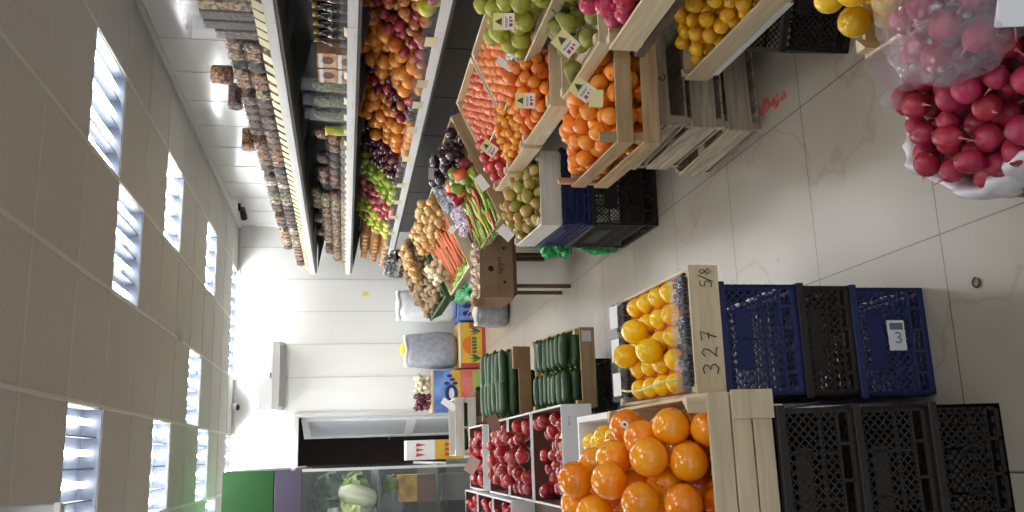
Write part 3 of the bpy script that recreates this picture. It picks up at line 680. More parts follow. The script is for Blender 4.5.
for k in range(3):
    for j in range(7):
        y = 8.36+.155*j+.03*k
        if y > 9.45: continue
        place('squash', Vector((2.12+.05*k, y, 1.136+.1*k)), Euler((0, R(-84)+rnd.uniform(-.04, .04), rnd.uniform(-.05, .05))), 'beige butternut squash stacked at the far end of the bottom shelf', 'squash', 'butternut squashes')
for yy in (3.95, 4.45, 4.75, 5.15, 5.7, 6.3, 6.75, 7.2, 7.75, 8.3): shelf_tag(yy-SY0, 1.1, .1, .06, .0)
# ================================================================== RIGHT SIDE: floor stands and crates
FARV = Vector((0, 0, 0))
# black crate, lemon crate, both standing on the floor before the stack of old crates
plastic_crate('black plastic crate on the floor under the crate of yellow mandarins', (1.18, 2.27, 0), (0, 0, R(-26)), .5, .36, .235, BLACK)
c = wood_crate('pale wooden crate of yellow mandarins on top of the black crate', (1.27, 2.10, .2365), (0, 0, R(-2)), .38, .66, .1, 'pale', ((.012, .1),), post=.03, post_h=.115)
MB().box(-.0015, 0, .05, .6, .0, .02).build('plastic_strip', WHITEB, c)
Mx = ML((1.27, 2.10, .2365), (0, 0, R(-2)))
pts = [p+Vector((.009, .009, 0)) for p in drop(.362, .642, .006, .027, crown(.362, .642, .09, .11), 11, 260)]
pile(Mx, [p for p in pts if p.z > .05], ['small_mandarin'], 'yellow mandarin heaped in the crate on the black crate, nearest the floor', 'mandarin', 'yellow mandarins', 12)
# old stack
for k in range(3):
    o_ = wood_crate('weathered grey wooden crate, %s of the stack under the oranges' % ['lowest', 'middle', 'topmost'][k], (1.15+.004*k, 2.86-.006*k, .147*k), (0, 0, R((1.5, -1, .5)[k])), .4, .52, .1465, 'old', ((.036, .132),) if k < 2 else ((.07, .135),), sideslats=((.036, .085), (.09, .134)), post=.03, post_h=.1462, group='weathered crates')
    if k == 2: strokes('handwritten_digit', o_, [[(-x, y) for x, y in l] for l in G3], (.2, -.0025, .08), (1, 0, 0), (0, 0, 1), .045)
LO = (1.045, 2.75, .4415); RO = (0, 0, R(-3))
oc = wood_crate('wooden slatted crate of oranges on the old grey stack', LO, RO, .40, .64, .2, 'tan', ((.006, .068), (.105, .165)), post=.03, post_h=.225)
pts = [p+Vector((.01, .01, 0)) for p in drop(.38, .62, .006, .0335, crown(.38, .62, .165, .075), 21, 300)]
pile(ML(LO, RO), pts, ['orange'], 'orange heaped in the slatted crate on the old grey stack', 'orange', 'oranges in the slatted crate', 22)
# far black + blue + mango crate
plastic_crate('black plastic crate on the floor under the blue crate by the oranges', (1.085, 4.0, 0), (0, 0, R(-2)), .38, .56, .345, BLACK)
plastic_crate('blue plastic crate between the black crate and the mango crate', (1.085, 4.0, .3465), (0, 0, R(-2.5)), .38, .56, .15, BLUE)
LM = (1.07, 3.97, .4985); RMg = (0, 0, R(-4))
wood_crate('white painted wooden crate of mangoes on the blue crate', LM, RMg, .37, .62, .11, 'white', ((.008, .11),), post=.03, post_h=.122, tri=False)
pts = [p+Vector((.01, .01, 0)) for p in drop(.35, .60, .006, .0285, crown(.35, .60, .1, .12), 31, 220)]
pile(ML(LM, RMg), [p for p in pts if p.z > .05], ['mango'], 'green and reddish mango heaped in the white crate', 'mango', 'mangoes', 32)
# display stand behind them
STM = mat('stand_dark_wood', (96, 76, 58), (74, 58, 46), rough=.7, scale=10)
st = thing('display_stand', 'long low wooden display stand carrying the second and third rows of crates', 'stand', (1.46, 2.0, 0))
bx('tabletop', STM, 0, .5, 0, 2.58, .603, .633, st)
bx('front_extension', STM, -.24, 0, -.05, .45, .603, .633, st)
for x in (.06, .44):
    for y in (.05, 1.3, 2.53): bx('leg', STM, x-.02, x+.02, y-.02, y+.02, 0, .603, st)
# sloping rear board on blocks
MB().add([(.16, .6, .743), (.16, 2.62, .743), (.5, 2.62, .901), (.5, .6, .901), (.16, .6, .728), (.16, 2.62, .728), (.5, 2.62, .886), (.5, .6, .886)], [(0, 3, 2, 1), (4, 5, 6, 7), (0, 1, 5, 4), (1, 2, 6, 5), (2, 3, 7, 6), (3, 0, 4, 7)]).build('sloping_board', STM, st)
for y in (.65, 1.6, 2.55): bx('prop', STM, .33, .36, y-.02, y+.02, .633, .80, st); bx('prop', STM, .45, .48, y-.02, y+.02, .633, .86, st)
TZ = .6335
def row2(label, x, y, W, L, Hh, rz, kinds, lb, cat, grp, r, hc, seed, k='pale', n=120, z=TZ, rx=0, post_h=None, slats=None, keep=.0):
    loc = (x, y, z); rot = (rx, 0, R(rz))
    o = wood_crate(label, loc, rot, W, L, Hh, k, slats or ((.008, Hh),), post=.03, post_h=post_h or Hh+.01, tri=False)
    pts = [p+Vector((.01, .01, 0)) for p in drop(W-.02, L-.02, .006, r, crown(W-.02, L-.02, Hh-r*.2, hc), seed, n)]
    pile(ML(loc, rot), [p for p in pts if p.z > keep], kinds, lb, cat, grp, seed+1)
    return o
row2('pale wooden crate of pink pomegranates above the yellow mandarins', 1.205, 1.94, .42, .46, .1, -1, ['pomegranate'], 'pink pomegranate heaped in the crate above the yellow mandarins', 'pomegranate', 'pomegranates', .0365, .2, 41, n=130, keep=.03)
row2('pale wooden crate of green pears between pomegranates and mandarins', 1.35, 2.62, .40, .52, .06, -1, ['pear'], 'green pear lying in the crate behind the pomegranates', 'pear', 'green pears', .044, .075, 51, n=24)
row2('pale wooden crate of mandarins with a price card in the middle of the display', 1.36, 3.2, .40, .53, .095, -3, ['mandarin'], 'mandarin heaped in the crate between the pears and the golden apricots', 'mandarin', 'mandarins', .0268, .13, 61, n=220, keep=.03)
row2('pale wooden crate of golden apricots beside the mandarins', 1.385, 3.77, .42, .4, .09, -3, ['gold_apricot'], 'golden apricot in the crate beside the mandarins', 'apricot', 'golden apricots', .0205, .09, 71, n=330, keep=.045)
row2('pale wooden crate of pink tomatoes behind the golden apricots', 1.40, 4.2, .42, .36, .09, -3, ['plum_tomato'], 'pink tomato in the crate behind the golden apricots', 'tomato', 'pink tomatoes', .029, .11, 81, n=110, keep=.03)
# third row: quinces and two apricot trays on the sloping board
TA = math.atan2(.158, .34)
def tray(label, y, L, kinds, lb, grp, seed, n=140):
    loc = (1.625, y, .746); rot = (0, -TA, 0)
    wood_crate(label, loc, rot, .345, L, .05, 'pale', ((.004, .05),), post=.02, tri=False, name='fruit_tray')
    g = random.Random(seed); pts = []; r = .0242
    nx = int(.325/(2*r)); ny = int((L-.02)/(2*r*.9))
    for j in range(ny):
        for i in range(nx - (j % 2)):
            pts.append(Vector((.012+r+2*r*i+(r if j % 2 else 0)+g.uniform(-.002, .002), .012+r+j*2*r*.9+g.uniform(-.002, .002), .006+r+g.uniform(0, .012))))
    pile(ML(loc, rot), pts, kinds, lb, 'apricot', grp, seed)
tray('pale wooden tray of orange apricots behind the mandarins', 3.40, .52, ['apricot'], 'small orange apricot in the tray behind the mandarins', 'orange apricots', 91)
tray('pale wooden tray of reddish apricots at the back by the dark panel', 3.95, .58, ['red_apricot'], 'small reddish apricot in the back tray next to the dark panel', 'reddish apricots', 95)
LQ = (1.61, 2.66, .746); RQ = (0, -TA, 0)
wood_crate('pale wooden crate of quinces on the sloping board behind the pears', LQ, RQ, .345, .7, .07, 'pale', ((.006, .07),), post=.025, tri=False)
pts = [p+Vector((.01, .01, 0)) for p in drop(.325, .68, .006, .0395, lambda x, y: .115+.05*(1-(2*x/.325-1)**2), 97, 90)]
pile(ML(LQ, RQ), pts, ['quince'], 'green-yellow quince heaped on the sloping board behind the pears', 'quince', 'quinces', 98)
def crumple(name, m, lab, cat, loc, size, seed, n=2.2, amp=.5, grp=None, sub=4):
    bm = bmesh.new(); bmesh.ops.create_icosphere(bm, subdivisions=sub, radius=1)
    for v in bm.verts:
        d = noise.fractal(v.co*n+Vector((seed, 0, 0)), .8, 2.1, 4); v.co *= 1+amp*d
        v.co = Vector((v.co.x*size[0], v.co.y*size[1], v.co.z*size[2]))
    me = bpy.data.meshes.new(name); bm.to_mesh(me); bm.free()
    me.materials.append(m)
    o = bpy.data.objects.new(name, me); COL.objects.link(o); o.location = loc
    if lab: tag(o, lab, cat, grp)
    return o
PAPER = mat('white_paper', (226, 228, 230), rough=.6)
crumple('crumpled_paper', PAPER, 'crumpled white paper between the quinces and the orange apricots', 'paper', (1.66, 3.38, .83), (.03, .05, .03), 3)
crumple('crumpled_paper', PAPER, 'crumpled white paper wrapped round a quince above the price card', 'paper', (1.72, 2.9, .98), (.05, .05, .02), 5)
# price cards on this display
def card_at(label, p, face=TOCAM, **k): return price_card(label, p, face, **k)
card_at('yellow and white price card standing in the quinces', (1.60, 2.98, .95))
card_at('yellow and white price card standing in the mandarins', (1.42, 3.3, .81))
card_at('yellow and white price card between the pears and the oranges', (1.27, 2.83, .70), spin=R(-35))
card_at('white price card stuck behind the pomegranates above the pears', (1.36, 2.66, .80), spin=R(-40))
card_at('white price card tilted in the pink tomatoes', (1.50, 4.1, .83), spin=R(-35), w=.06)
card_at('white price card between the pink tomatoes and the chilli peppers', (1.42, 4.42, .82), spin=R(-50), plain=CW, w=.05)
card_at('white price card tilted in the mangoes', (1.13, 4.36, .71), spin=R(-40), plain=CW, w=.055)
card_at('small yellow card at the corner of the orange crate below the pears', (1.19, 2.72, .685), spin=R(90), plain=CY, w=.05, h=.06)
card_at('white edged card lying before the orange apricots', (1.63, 3.42, .86), spin=R(-35), plain=CW, w=.03, h=.1)
# ================================================================== vegetable stand further back
VA = math.atan(.45)
vs_ = thing('vegetable_stand', 'sloping dark wooden vegetable stand beyond the tomato crates', 'stand', (1.45, 4.64, 0))
MB().add([(0, 0, .665), (0, 3.8, .665), (.5, 3.8, .89), (.5, 0, .89), (0, 0, .645), (0, 3.8, .645), (.5, 3.8, .87), (.5, 0, .87)], [(0, 3, 2, 1), (4, 5, 6, 7), (0, 1, 5, 4), (1, 2, 6, 5), (2, 3, 7, 6), (3, 0, 4, 7)]).build('sloping_board', STM, vs_)
for y in (.08, 1.9, 3.7):
    bx('leg', STM, .02, .06, y-.02, y+.02, 0, .66, vs_); bx('leg', STM, .43, .47, y-.02, y+.02, 0, .845, vs_)
RV = (0, -VA, 0)
def vloc(x, y): return (x, y, .668+.45*(x-1.45)+.002)
def mixpile(M, W, L, r, top, seed, n, zones, g, x0=0, y0=0, base=.006):
    pts = [p+Vector((x0, y0, 0)) for p in drop(W, L, base, r, top, seed, n)]
    q = M.to_quaternion()
    for p in pts:
        ks, lb, ct, gp, rot = zones(p, g)
        k = g.choice(ks); e = rand_rot(g) if rot is None else (q @ rot(g).to_quaternion()).to_euler()
        place(k, M @ p, e, lb, ct, gp)
g = random.Random(5)
L1 = vloc(1.32, 4.66)
wood_crate('wooden crate of peppers and aubergines between tomatoes and the garlic carton', L1, RV, .66, .72, .075, 'tan', ((.004, .075),), post=.025, tri=False)
M1 = ML(L1, RV)
mixpile(M1, .24, .64, .026, lambda x, y: .15, 301, 70, lambda p, g: (['green_chilli', 'green_chilli', 'yellow_chilli', 'green_chilli', 'red_chilli'], 'chilli pepper in the green and yellow heap before the bell peppers', 'chilli', 'chilli peppers', lying(.5)), g, .015, .04)
mixpile(M1, .17, .62, .037, lambda x, y: .17, 302, 26, lambda p, g: ((['orange_pepper', 'orange_pepper', 'green_pepper', 'red_pepper']), 'bell pepper between the chilli peppers and the dark aubergines', 'bell pepper', 'bell peppers', None), g, .26, .02)
mixpile(M1, .2, .66, .042, lambda x, y: .18, 303, 24, lambda p, g: (['eggplant'], 'dark aubergine heaped at the back behind the bell peppers', 'aubergine', 'aubergines', lying(1.2)), g, .44, .03)
WRAP = mat('silvery_plastic', (176, 182, 190), (120, 126, 136), rough=.2, scale=14, bump=.4, spec=.8, coat=.4)
WRAPV = mat('violet_white_wrap', (206, 196, 206), (150, 124, 150), rough=.35, scale=26, bump=.4)
for i, (x, y, s) in enumerate(((1.74, 5.50, .10), (1.66, 5.58, .08), (1.84, 5.52, .09), (1.78, 5.66, .08), (1.58, 5.5, .06))):
    z = vloc(x, y)[2]
    crumple('plastic_bag', WRAP, 'crumpled silvery plastic bag of greens behind the garlic carton, %s' % ['largest of the five', 'beside the onions', 'farthest against the dark panel', 'touching the onions at the back', 'smallest, nearest the garlic'][i], 'bag', (x, y, z+s*.75), (s, s*.9, s*.8), i*3.1, 2.6, .45)
for i in range(9):
    x = 1.47+.06*(i % 3); y = 5.44+.1*(i//3); z = vloc(x, y)[2]
    crumple('wrapped_garlic', WRAPV, 'garlic heads wrapped in violet-white net between the chilli peppers and the zucchini', 'garlic pack', (x, y, z+.075), (.04, .045, .035), 20+i*1.7, 2.5, .4, 'wrapped garlic packs', 3)
# carrots, zucchini, onions
L2 = vloc(1.31, 5.86)
wood_crate('wooden crate with a white front board holding carrots and onions', L2, RV, .62, 1.12, .09, 'pale', ((.004, .09),), post=.025, tri=False)
M2 = ML(L2, RV)
mixpile(M2, .12, 1.0, .026, lambda x, y: .11, 311, 18, lambda p, g: (['zucchini'], 'pale green zucchini at the aisle edge of the carrot crate', 'zucchini', 'zucchini', lying_y(.3)), g, .015, .03)
mixpile(M2, .23, 1.04, .024, lambda x, y: .16, 312, 120, lambda p, g: (['carrot'], 'carrot heaped between the zucchini and the yellow onions', 'carrot', 'carrots', lying(.35)), g, .13, .03)
mixpile(M2, .24, 1.06, .034, lambda x, y: .19, 313, 130, lambda p, g: (['onion'], 'yellow onion heaped behind the carrots', 'onion', 'yellow onions', None), g, .36, .03)
mixpile(M2, .2, .26, .03, lambda x, y: .18, 314, 24, lambda p, g: (['white_onion'], 'pale onion at the far end of the carrot heap', 'onion', 'pale onions', None), g, .1, .85, .05)
GRNP = mat('green_plastic_crate', (40, 104, 62), (30, 84, 50), rough=.5)
L3 = vloc(1.33, 7.05)
plastic_crate('green plastic crate of potatoes at the far end of the stand', L3, RV, .60, 1.3, .12, GRNP, pitch=.03)
mixpile(ML(L3, RV), .58, 1.26, .0365, lambda x, y: .17+.05*(x/.58), 321, 240, lambda p, g: (['potato'], 'brown potato heaped in the green crate at the far end', 'potato', 'potatoes', None), g, .01, .02, .05)
mixpile(ML(L3, RV), .35, .34, .034, lambda x, y: .27, 322, 24, lambda p, g: (['onion'], 'yellow onion spilled onto the near end of the potatoes', 'onion', 'onions on the potatoes', None), g, .22, .02, .20)
DBAG = mat('dark_grey_plastic', (62, 60, 62), (44, 42, 44), rough=.3, scale=8, bump=.3, coat=.3)
crumple('dark_bag', DBAG, 'dark grey plastic bag slumped at the back of the potato crate', 'bag', (1.80, 8.25, 1.06), (.1, .3, .12), 41, 1.6, .45)
card_at('plain grey card standing in the aubergines', (1.72, 5.2, 1.0), plain=mat('grey_card', (150, 148, 140), rough=.7), w=.07, h=.06)
card_at('small white card in the violet wrapped garlic', (1.42, 5.42, .86), spin=R(-40), plain=CW, w=.05, h=.04)
# garlic carton on its stool
stool = thing('wooden_stool', 'plain wooden stool with thin legs under the garlic carton', 'stool', (1.02, 5.55, 0))
SW = W_('brown', 'z')
bx('seat', W_('brown', 'x'), 0, .42, 0, .5, .42, .445, stool, .003)
for x, y in ((.1, .22), (.1, .47), (.38, .05), (.38, .47)): MB().tube([(x, y, 0), (x, y, .42)], .014, 8).build('leg', SW, stool)
gc = carton('brown cardboard carton of garlic with handwriting, on the wooden stool', (1.0, 5.53, .4455), (0, 0, R(1)), .42, .34, .225, CARDC, name='cardboard_carton')
MB().obox((0, 0, .225), (0, .34, 0), (-.07, 0, .05), (.002, 0, .003)).build('flap', CARD, gc)
for x in (.1, .33):
    o = MB().tube([(x, -.001, .06), (x, .001, .06)], .010, 14).build('vent_hole', INK, gc)
MB().tube([(.19, -.001, .15), (.19, .001, .15)], .02, 14).build('hand_hole', INK, gc)
tc = bpy.data.curves.new('handwriting', 'FONT'); tc.body = 'круп'; tc.size = .05; tc.extrude = .0008; tc.shear = .3
to = bpy.data.objects.new('handwriting', tc); COL.objects.link(to); to.parent = gc; to.location = (.13, -.0015, .085); to.rotation_euler = (R(90), 0, 0); tc.materials.append(INK)
bpy.context.view_layer.update(); me = bpy.data.meshes.new_from_object(to.evaluated_get(bpy.context.evaluated_depsgraph_get())); me.materials.clear(); me.materials.append(INK)
t2 = bpy.data.objects.new('handwriting', me); COL.objects.link(t2); t2.parent = gc; t2.location = (.15, -.0015, .075); t2.rotation_euler = to.rotation_euler; bpy.data.objects.remove(to)
mixpile(ML((1.0, 5.53, .4455), (0, 0, R(1))), .4, .32, .026, lambda x, y: .25+.1*(y/.32), 331, 75, lambda p, g: (['garlic'], 'garlic bulb heaped in the brown carton on the stool', 'garlic', 'garlic bulbs', None), g, .01, .01, .13)
for i, (x, y, z, s) in enumerate(((1.27, 5.9, .56, (.05, .2, .07)), (1.24, 6.75, .60, (.05, .34, .07)))):
    crumple('green_bag', mat('green_film', (28, 164, 88), (18, 128, 66), rough=.3, scale=12, bump=.3, coat=.3), 'green plastic bag hanging below the %s' % ['wooden crate right behind the garlic carton', 'side of the carrot crate'][i], 'bag', (x, y, z), s, 60+i, 1.8, .5)
for i, (x, y, z, s) in enumerate(((1.18, 4.72, .36, (.10, .12, .1)), (1.32, 4.98, .40, (.1, .14, .13)), (1.15, 4.68, .12, (.05, .08, .11)))):
    crumple('green_bag', MATS['green_film'], 'green plastic bag %s' % ['bunched behind the blue crate under the mangoes', 'stuffed under the pepper crate', 'on the floor behind the black crate'][i], 'bag', (x, y, z), s, 70+i, 1.8, .45)
# ================================================================== far end
def sack(label, loc, r, h, m, top=.5, seed=1, rim=True):
    t = thing('grain_sack', label, 'sack', loc)
    fn = lambda p, a: p*(1+.05*noise.noise(Vector((p.x*6+seed, p.y*6, p.z*5)))+.012*math.sin(9*a+p.z*14))
    pr = [(.2*r, 0), (.75*r, .01), (.98*r, .1*h), (1.05*r, .35*h), (1.0*r, .6*h), (.9*r, .85*h), (.86*r, .97*h)]
    MB().lathe(pr, 28, fn=lambda p, a: Vector((fn(p, a).x, fn(p, a).y*.75, fn(p, a).z))).build('body', m, t)
    if rim: MB().lathe([(.83*r, .955*h), (.89*r, .955*h), (.9*r, .99*h), (.87*r, 1.02*h), (.82*r, .99*h)], 28, fn=lambda p, a: Vector((p.x, p.y*.75, p.z+.008*math.sin(5*a)))).build('rolled_rim', mat('sack_rim', (228, 228, 226), rough=.7), t)
    return t
sack('tall white woven sack standing on the blue and yellow fruit box', (1.66, 9.72, .302), .19, .66, mat('white_sack', (226, 228, 232), (212, 216, 222), rough=.6, scale=20, bump=.1))
s2 = sack('grey woven sack with a folded white rim on the yellow pineapple box', (1.15, 9.72, .302), .2, .58, mat('grey_sack', (170, 174, 186), (150, 154, 166), rough=.6, scale=20, bump=.1), seed=4)
crumple('plastic_scoop', mat('yellow_plastic', (236, 206, 40), rough=.4), 'yellow scoop lying on top of the grey sack', 'scoop', (1.17, 9.72, .906), (.07, .05, .03), 2, 1.5, .2, sub=3)
s3 = sack('short grey translucent bag with a rolled top on the floor by the stand', (1.33, 8.14, 0), .155, .32, mat('grey_bag', (164, 166, 168), (130, 132, 134), rough=.3, scale=14, bump=.3, coat=.3), seed=9)
GLEAF = mat('print_green', (52, 112, 52), rough=.6); PY = mat('print_yellow', (220, 182, 66), (210, 166, 54), rough=.55, scale=6); PR = mat('print_red', (186, 72, 70), rough=.55); PB = mat('print_blue', (84, 116, 186), (130, 170, 230), rough=.55, scale=5); PO = mat('print_orange', (222, 120, 40), rough=.55); PP = mat('print_pink', (222, 130, 120), (206, 100, 96), rough=.55, scale=10); PN = mat('print_navy', (40, 48, 120), rough=.55); PG2 = mat('print_light_green', (150, 176, 92), rough=.55)
def flat(b, pts, y=-.0016):  # polygon on the near face
    n = len(pts); b.add([(x, y, z) for x, z in pts]+[(x, 0, z) for x, z in pts], [tuple(range(n))]+[(i, n+i, n+(i+1) % n, (i+1) % n) for i in range(n)])
def ell(cx, cz, rx, rz, n=16, a0=0, a1=6.283): return [(cx+rx*math.cos(a0+(a1-a0)*i/n), cz+rz*math.sin(a0+(a1-a0)*i/n)) for i in range(n)]
def fbox(label, x0, x1, z0, z1, y0, base):
    t = thing('fruit_box', label, 'box', (x0, y0, z0)); w, h = x1-x0, z1-z0
    bx('carton', base, 0, w, 0, .36, 0, h, t, .003)
    return t, w, h
t, w, h = fbox('yellow pineapple-print fruit box on the floor under the grey sack', .94, 1.44, 0, .30, 9.55, PY)
b = MB(); b.box(0, w, -.001, 0, 0, .04); b.box(0, .05, -.001, 0, 0, h); b.box(w-.06, w, -.001, 0, .04, h*.6); b.build('red_band', PR, t)
b = MB(); flat(b, ell(.25, .16, .1, .1, 16, 0, 3.3)); b.build('arch_print', PO, t)
b = MB()
for cx, cz in ((.1, .1), (.4, .1)):
    for a in (-1, -.5, 0, .5, 1): flat(b, [(cx, cz-.05), (cx+.05*math.sin(a)+.01, cz+.03), (cx+.1*math.sin(a), cz+.09*math.cos(a)), (cx+.04*math.sin(a)-.01, cz+.03)], -.002)
for i in range(5): flat(b, [(.16+.037*i, .1), (.188+.037*i, .1), (.188+.037*i, .15), (.16+.037*i, .15)], -.0024)
b.build('leaf_and_letter_print', GLEAF, t)
bx('lid_edge', WHITEB, -.003, w+.003, -.003, 0, h-.02, h, t)
t, w, h = fbox('blue and yellow fruit box on the floor under the white sack', 1.47, 1.86, 0, .30, 9.55, PB)
b = MB(); b.box(.02, w-.03, -.001, 0, .06, .16); b.build('yellow_print', PY, t)
b = MB(); [flat(b, ell(.07+.09*i, .2, .03, .05), -.002) for i in range(4)]; b.build('dark_print', PN, t)
t, w, h = fbox('pink and green fruit box on the floor, lower of the two beside the door', .50, .92, 0, .29, 9.52, PP)
b = MB(); flat(b, [(.12, .03), (.4, .03), (.4, .16), (.12, .16)]); b.build('green_print', PG2, t)
b = MB(); flat(b, ell(.2, .1, .03, .03), -.002); b.build('dark_dot', INK, t)
t, w, h = fbox('blue fruit box with an oval badge, stacked on the pink one by the door', .47, .91, .2915, .585, 9.52, PB)
b = MB(); b.box(0, w, -.001, 0, 0, .1); b.build('yellow_print', PY, t)
b = MB(); flat(b, ell(.19, .1, .1, .07, 20), -.002); [flat(b, ell(.3+.04*(i % 3), .06+.03*i, .018, .03), -.002) for i in range(4)]; ob_ = b.build('oval_badge', PN, t)
b = MB(); flat(b, ell(.19, .1, .06, .03, 16), -.003); b.build('badge_centre', WHITEB, ob_)
bx('top_board', W_('pale', 'x'), -.004, w+.004, -.004, .364, h, h+.02, t)
for nm, x0, lb, gp, n_ in (('red_onion', .485, 'dark red onion heaped on the blue fruit box by the door', 'red onions', 34), ('white_onion', .69, 'white onion heaped on the blue fruit box beside the red ones', 'white onions', 34)):
    pts = drop(.2, .3, 0, .033, lambda x, y: .15, 400, n_)
    pile(Matrix.Translation((x0, 9.53, .6055+.0)), pts, [nm], lb, 'onion', gp, 401)
# door leaf standing open into the dark room
hx, hy, fx, fy = .455, 10.13, .27, 10.92
dl = thing('door_1', 'white door', 'door', (hx, hy, 0)); del dl['label'], dl['category']; dl['kind'] = 'structure'
ang = math.atan2(fy-hy, fx-hx); dl.rotation_euler = (0, 0, ang); dw = math.hypot(fx-hx, fy-hy)
DWM = mat('door_white', (226, 228, 230), rough=.4); DGM = mat('door_frosted_panel', (190, 196, 202), (178, 184, 192), rough=.35, scale=1)
b = MB().box(0, .06, -.02, .02, .02, 2.0).box(dw-.07, dw, -.02, .02, .02, 2.0).box(.06, dw-.07, -.02, .02, .02, .1).box(.06, dw-.07, -.02, .02, .72, .82).box(.06, dw-.07, -.02, .02, 1.92, 2.0)
b.build('door_frame_rail', DWM, dl); bx('door_panel', DGM, .06, dw-.07, -.008, .008, .1, .72, dl); bx('door_glass', DGM, .06, dw-.07, -.008, .008, .82, 1.92, dl)
MB().tube([(dw-.035, .02, 1.0), (dw-.035, .06, 1.0), (dw-.13, .06, 1.0)], .01, 8).build('door_handle', mat('steel', (170, 172, 176), rough=.3, metal=1), dl)
fr = MB().box(DX1-.005, DX1+.04, YF-.02, YF+.1, 0, DZ+.04).box(DX0-.04, DX0+.005, YF-.02, YF+.1, 0, DZ+.04).box(DX0, DX1, YF-.02, YF+.1, DZ-.005, DZ+.04)
struct(fr.build('trim_door_frame', mat('door_frame_grey', (196, 198, 200), rough=.4)))
# air conditioner, cctv, sensors
ac = thing('air_conditioner', 'long white wall air conditioner high on the far wall', 'air conditioner', (.54, YF, 2.19))
ACM = mat('ac_white', (238, 238, 240), rough=.3, coat=.2)
b = MB(); prof = [(0, 0), (-.13, 0), (-.19, .045), (-.205, .11), (-.2, .25), (-.17, .29), (0, .29)]
b.add([(0, y, z) for y, z in prof]+[(.74, y, z) for y, z in prof], [tuple(range(7)), tuple(range(7, 14))[::-1]]+[(i, 7+i, 7+(i+1) % 7, (i+1) % 7) for i in range(7)])
b.build('body', ACM, ac, .006); MB().obox((.04, -.135, -.001), (.66, 0, 0), (0, -.058, .044), (0, -.003, -.004)).build('outlet_flap', mat('ac_grey', (176, 178, 182), rough=.4), ac)
bx('display', mat('ac_display', (120, 124, 130), rough=.3), .34, .4, -.2075, -.2045, .12, .135, ac)
cc = thing('security_camera', 'black security camera on a bracket high on the right-hand wall panels', 'camera', (2.615, 9.05, 2.62))
MB().tube([(0, 0, 0), (-.06, 0, .0), (-.09, 0, -.02)], .014, 8).build('bracket', BLACK, cc); MB().tube([(-.05, .02, -.03), (-.17, -.06, -.06)], [.03, .034], 14).build('housing', BLACK, cc); hs_ = [c for c in cc.children if c.name.startswith('housing')][0]; MB().tube([(-.17, -.06, -.06), (-.178, -.066, -.062)], .022, 12).build('lens', INK, hs_)
c2 = thing('dome_camera', 'small dome camera where far wall and ceiling meet', 'camera', (.585, 9.93, 2.675))
MB().lathe([(.04, .05), (.045, .02), (.042, 0)], 16).build('base', WHITEB, c2); MB().lathe([(.034, 0), (.03, -.022), (.012, -.034)], 16).build('dome', BLACK, c2)
sd = thing('smoke_detector', 'small round smoke detector on the ceiling grid', 'smoke detector', (.925, 6.68, CZ))
MB().lathe([(.055, -.006), (.055, -.025), (.04, -.045), (.02, -.05)], 18).build('housing', mat('detector_grey', (206, 204, 200), rough=.5), sd); MB().lathe([(.06, 0), (.06, -.008)], 18).build('base', WHITEB, sd)
hk = thing('wall_bracket', 'small grey cross-shaped bracket on the far wall above the air conditioner', 'bracket', (.93, 9.999, 2.555))
MB().box(-.045, .045, -.012, 0, -.008, .008).box(-.008, .008, -.014, 0, -.045, .045).build('plate', mat('bracket_grey', (150, 160, 176), rough=.5), hk)
tag(bx('wall_sticker', mat('sticker_yellow', (214, 206, 110), rough=.6), 1.82, 1.87, 9.996, 9.9995, 1.27, 1.34), 'small yellow sticker on the far wall above the sacks', 'sticker')
# ================================================================== fridge cabinet on the left
fg = thing('display_fridge', 'tall refrigerated display with glass end, green top panel and purple band', 'fridge', (-1.3, 6.75, 0))
FW = 1.27; FL = 2.0
GRN = mat('fridge_green', (28, 80, 32), rough=.5); PUR = mat('fridge_purple', (82, 76, 96), rough=.5); GLS = mat('glass', (200, 212, 210), rough=.05, trans=.94, spec=.8); FDK = mat('fridge_inside', (70, 76, 76), rough=.6); FWH = mat('fridge_trim', (214, 220, 216), rough=.35)
bx('plinth', FDK, 0, FW, 0, FL, 0, .55, fg); bx('top_panel', GRN, 0, FW-.03, 0, FL, 2.03, 2.39, fg, .004); bx('purple_band', PUR, 0, FW-.03, 0, FL, 1.83, 2.025, fg, .004)
bx('back_wall', FDK, 0, .05, .02, FL, .55, 1.83, fg); bx('far_end_wall', FDK, .05, FW-.05, FL-.04, FL, .55, 1.83, fg)
bx('end_glass', GLS, .05, FW-.05, 0, .008, .55, 1.83, fg); bx('front_glass', GLS, FW-.03, FW-.022, .0, FL, .55, 1.9, fg)
MB().box(FW-.05, FW-.03, 0, .03, .55, 1.83).box(FW-.04, FW-.018, 0, FL, 1.88, 1.91).build('glass_frame', FWH, fg)
MB().tube([(FW-.02, -.01, .86), (FW-.02, FL, .86)], .012, 8).tube([(FW-.02, -.01, .78), (FW-.02, FL, .78)], .008, 8).build('guard_rail', FWH, fg)
bx('shelf_board', FDK, .05, FW-.05, .02, FL-.05, 1.26, 1.28, fg); bx('shelf_board', FDK, .05, FW-.05, .02, FL-.05, .82, .84, fg)
LV = mat('leaf_green', (152, 184, 70), (96, 138, 50), rough=.5, scale=14, bump=.3, rand=.6); LV2 = mat('pale_leaf', (206, 220, 150), (150, 186, 90), rough=.5, scale=14, bump=.3); LVD = mat('dark_leaf', (60, 96, 44), (36, 66, 30), rough=.6, scale=18, bump=.4)
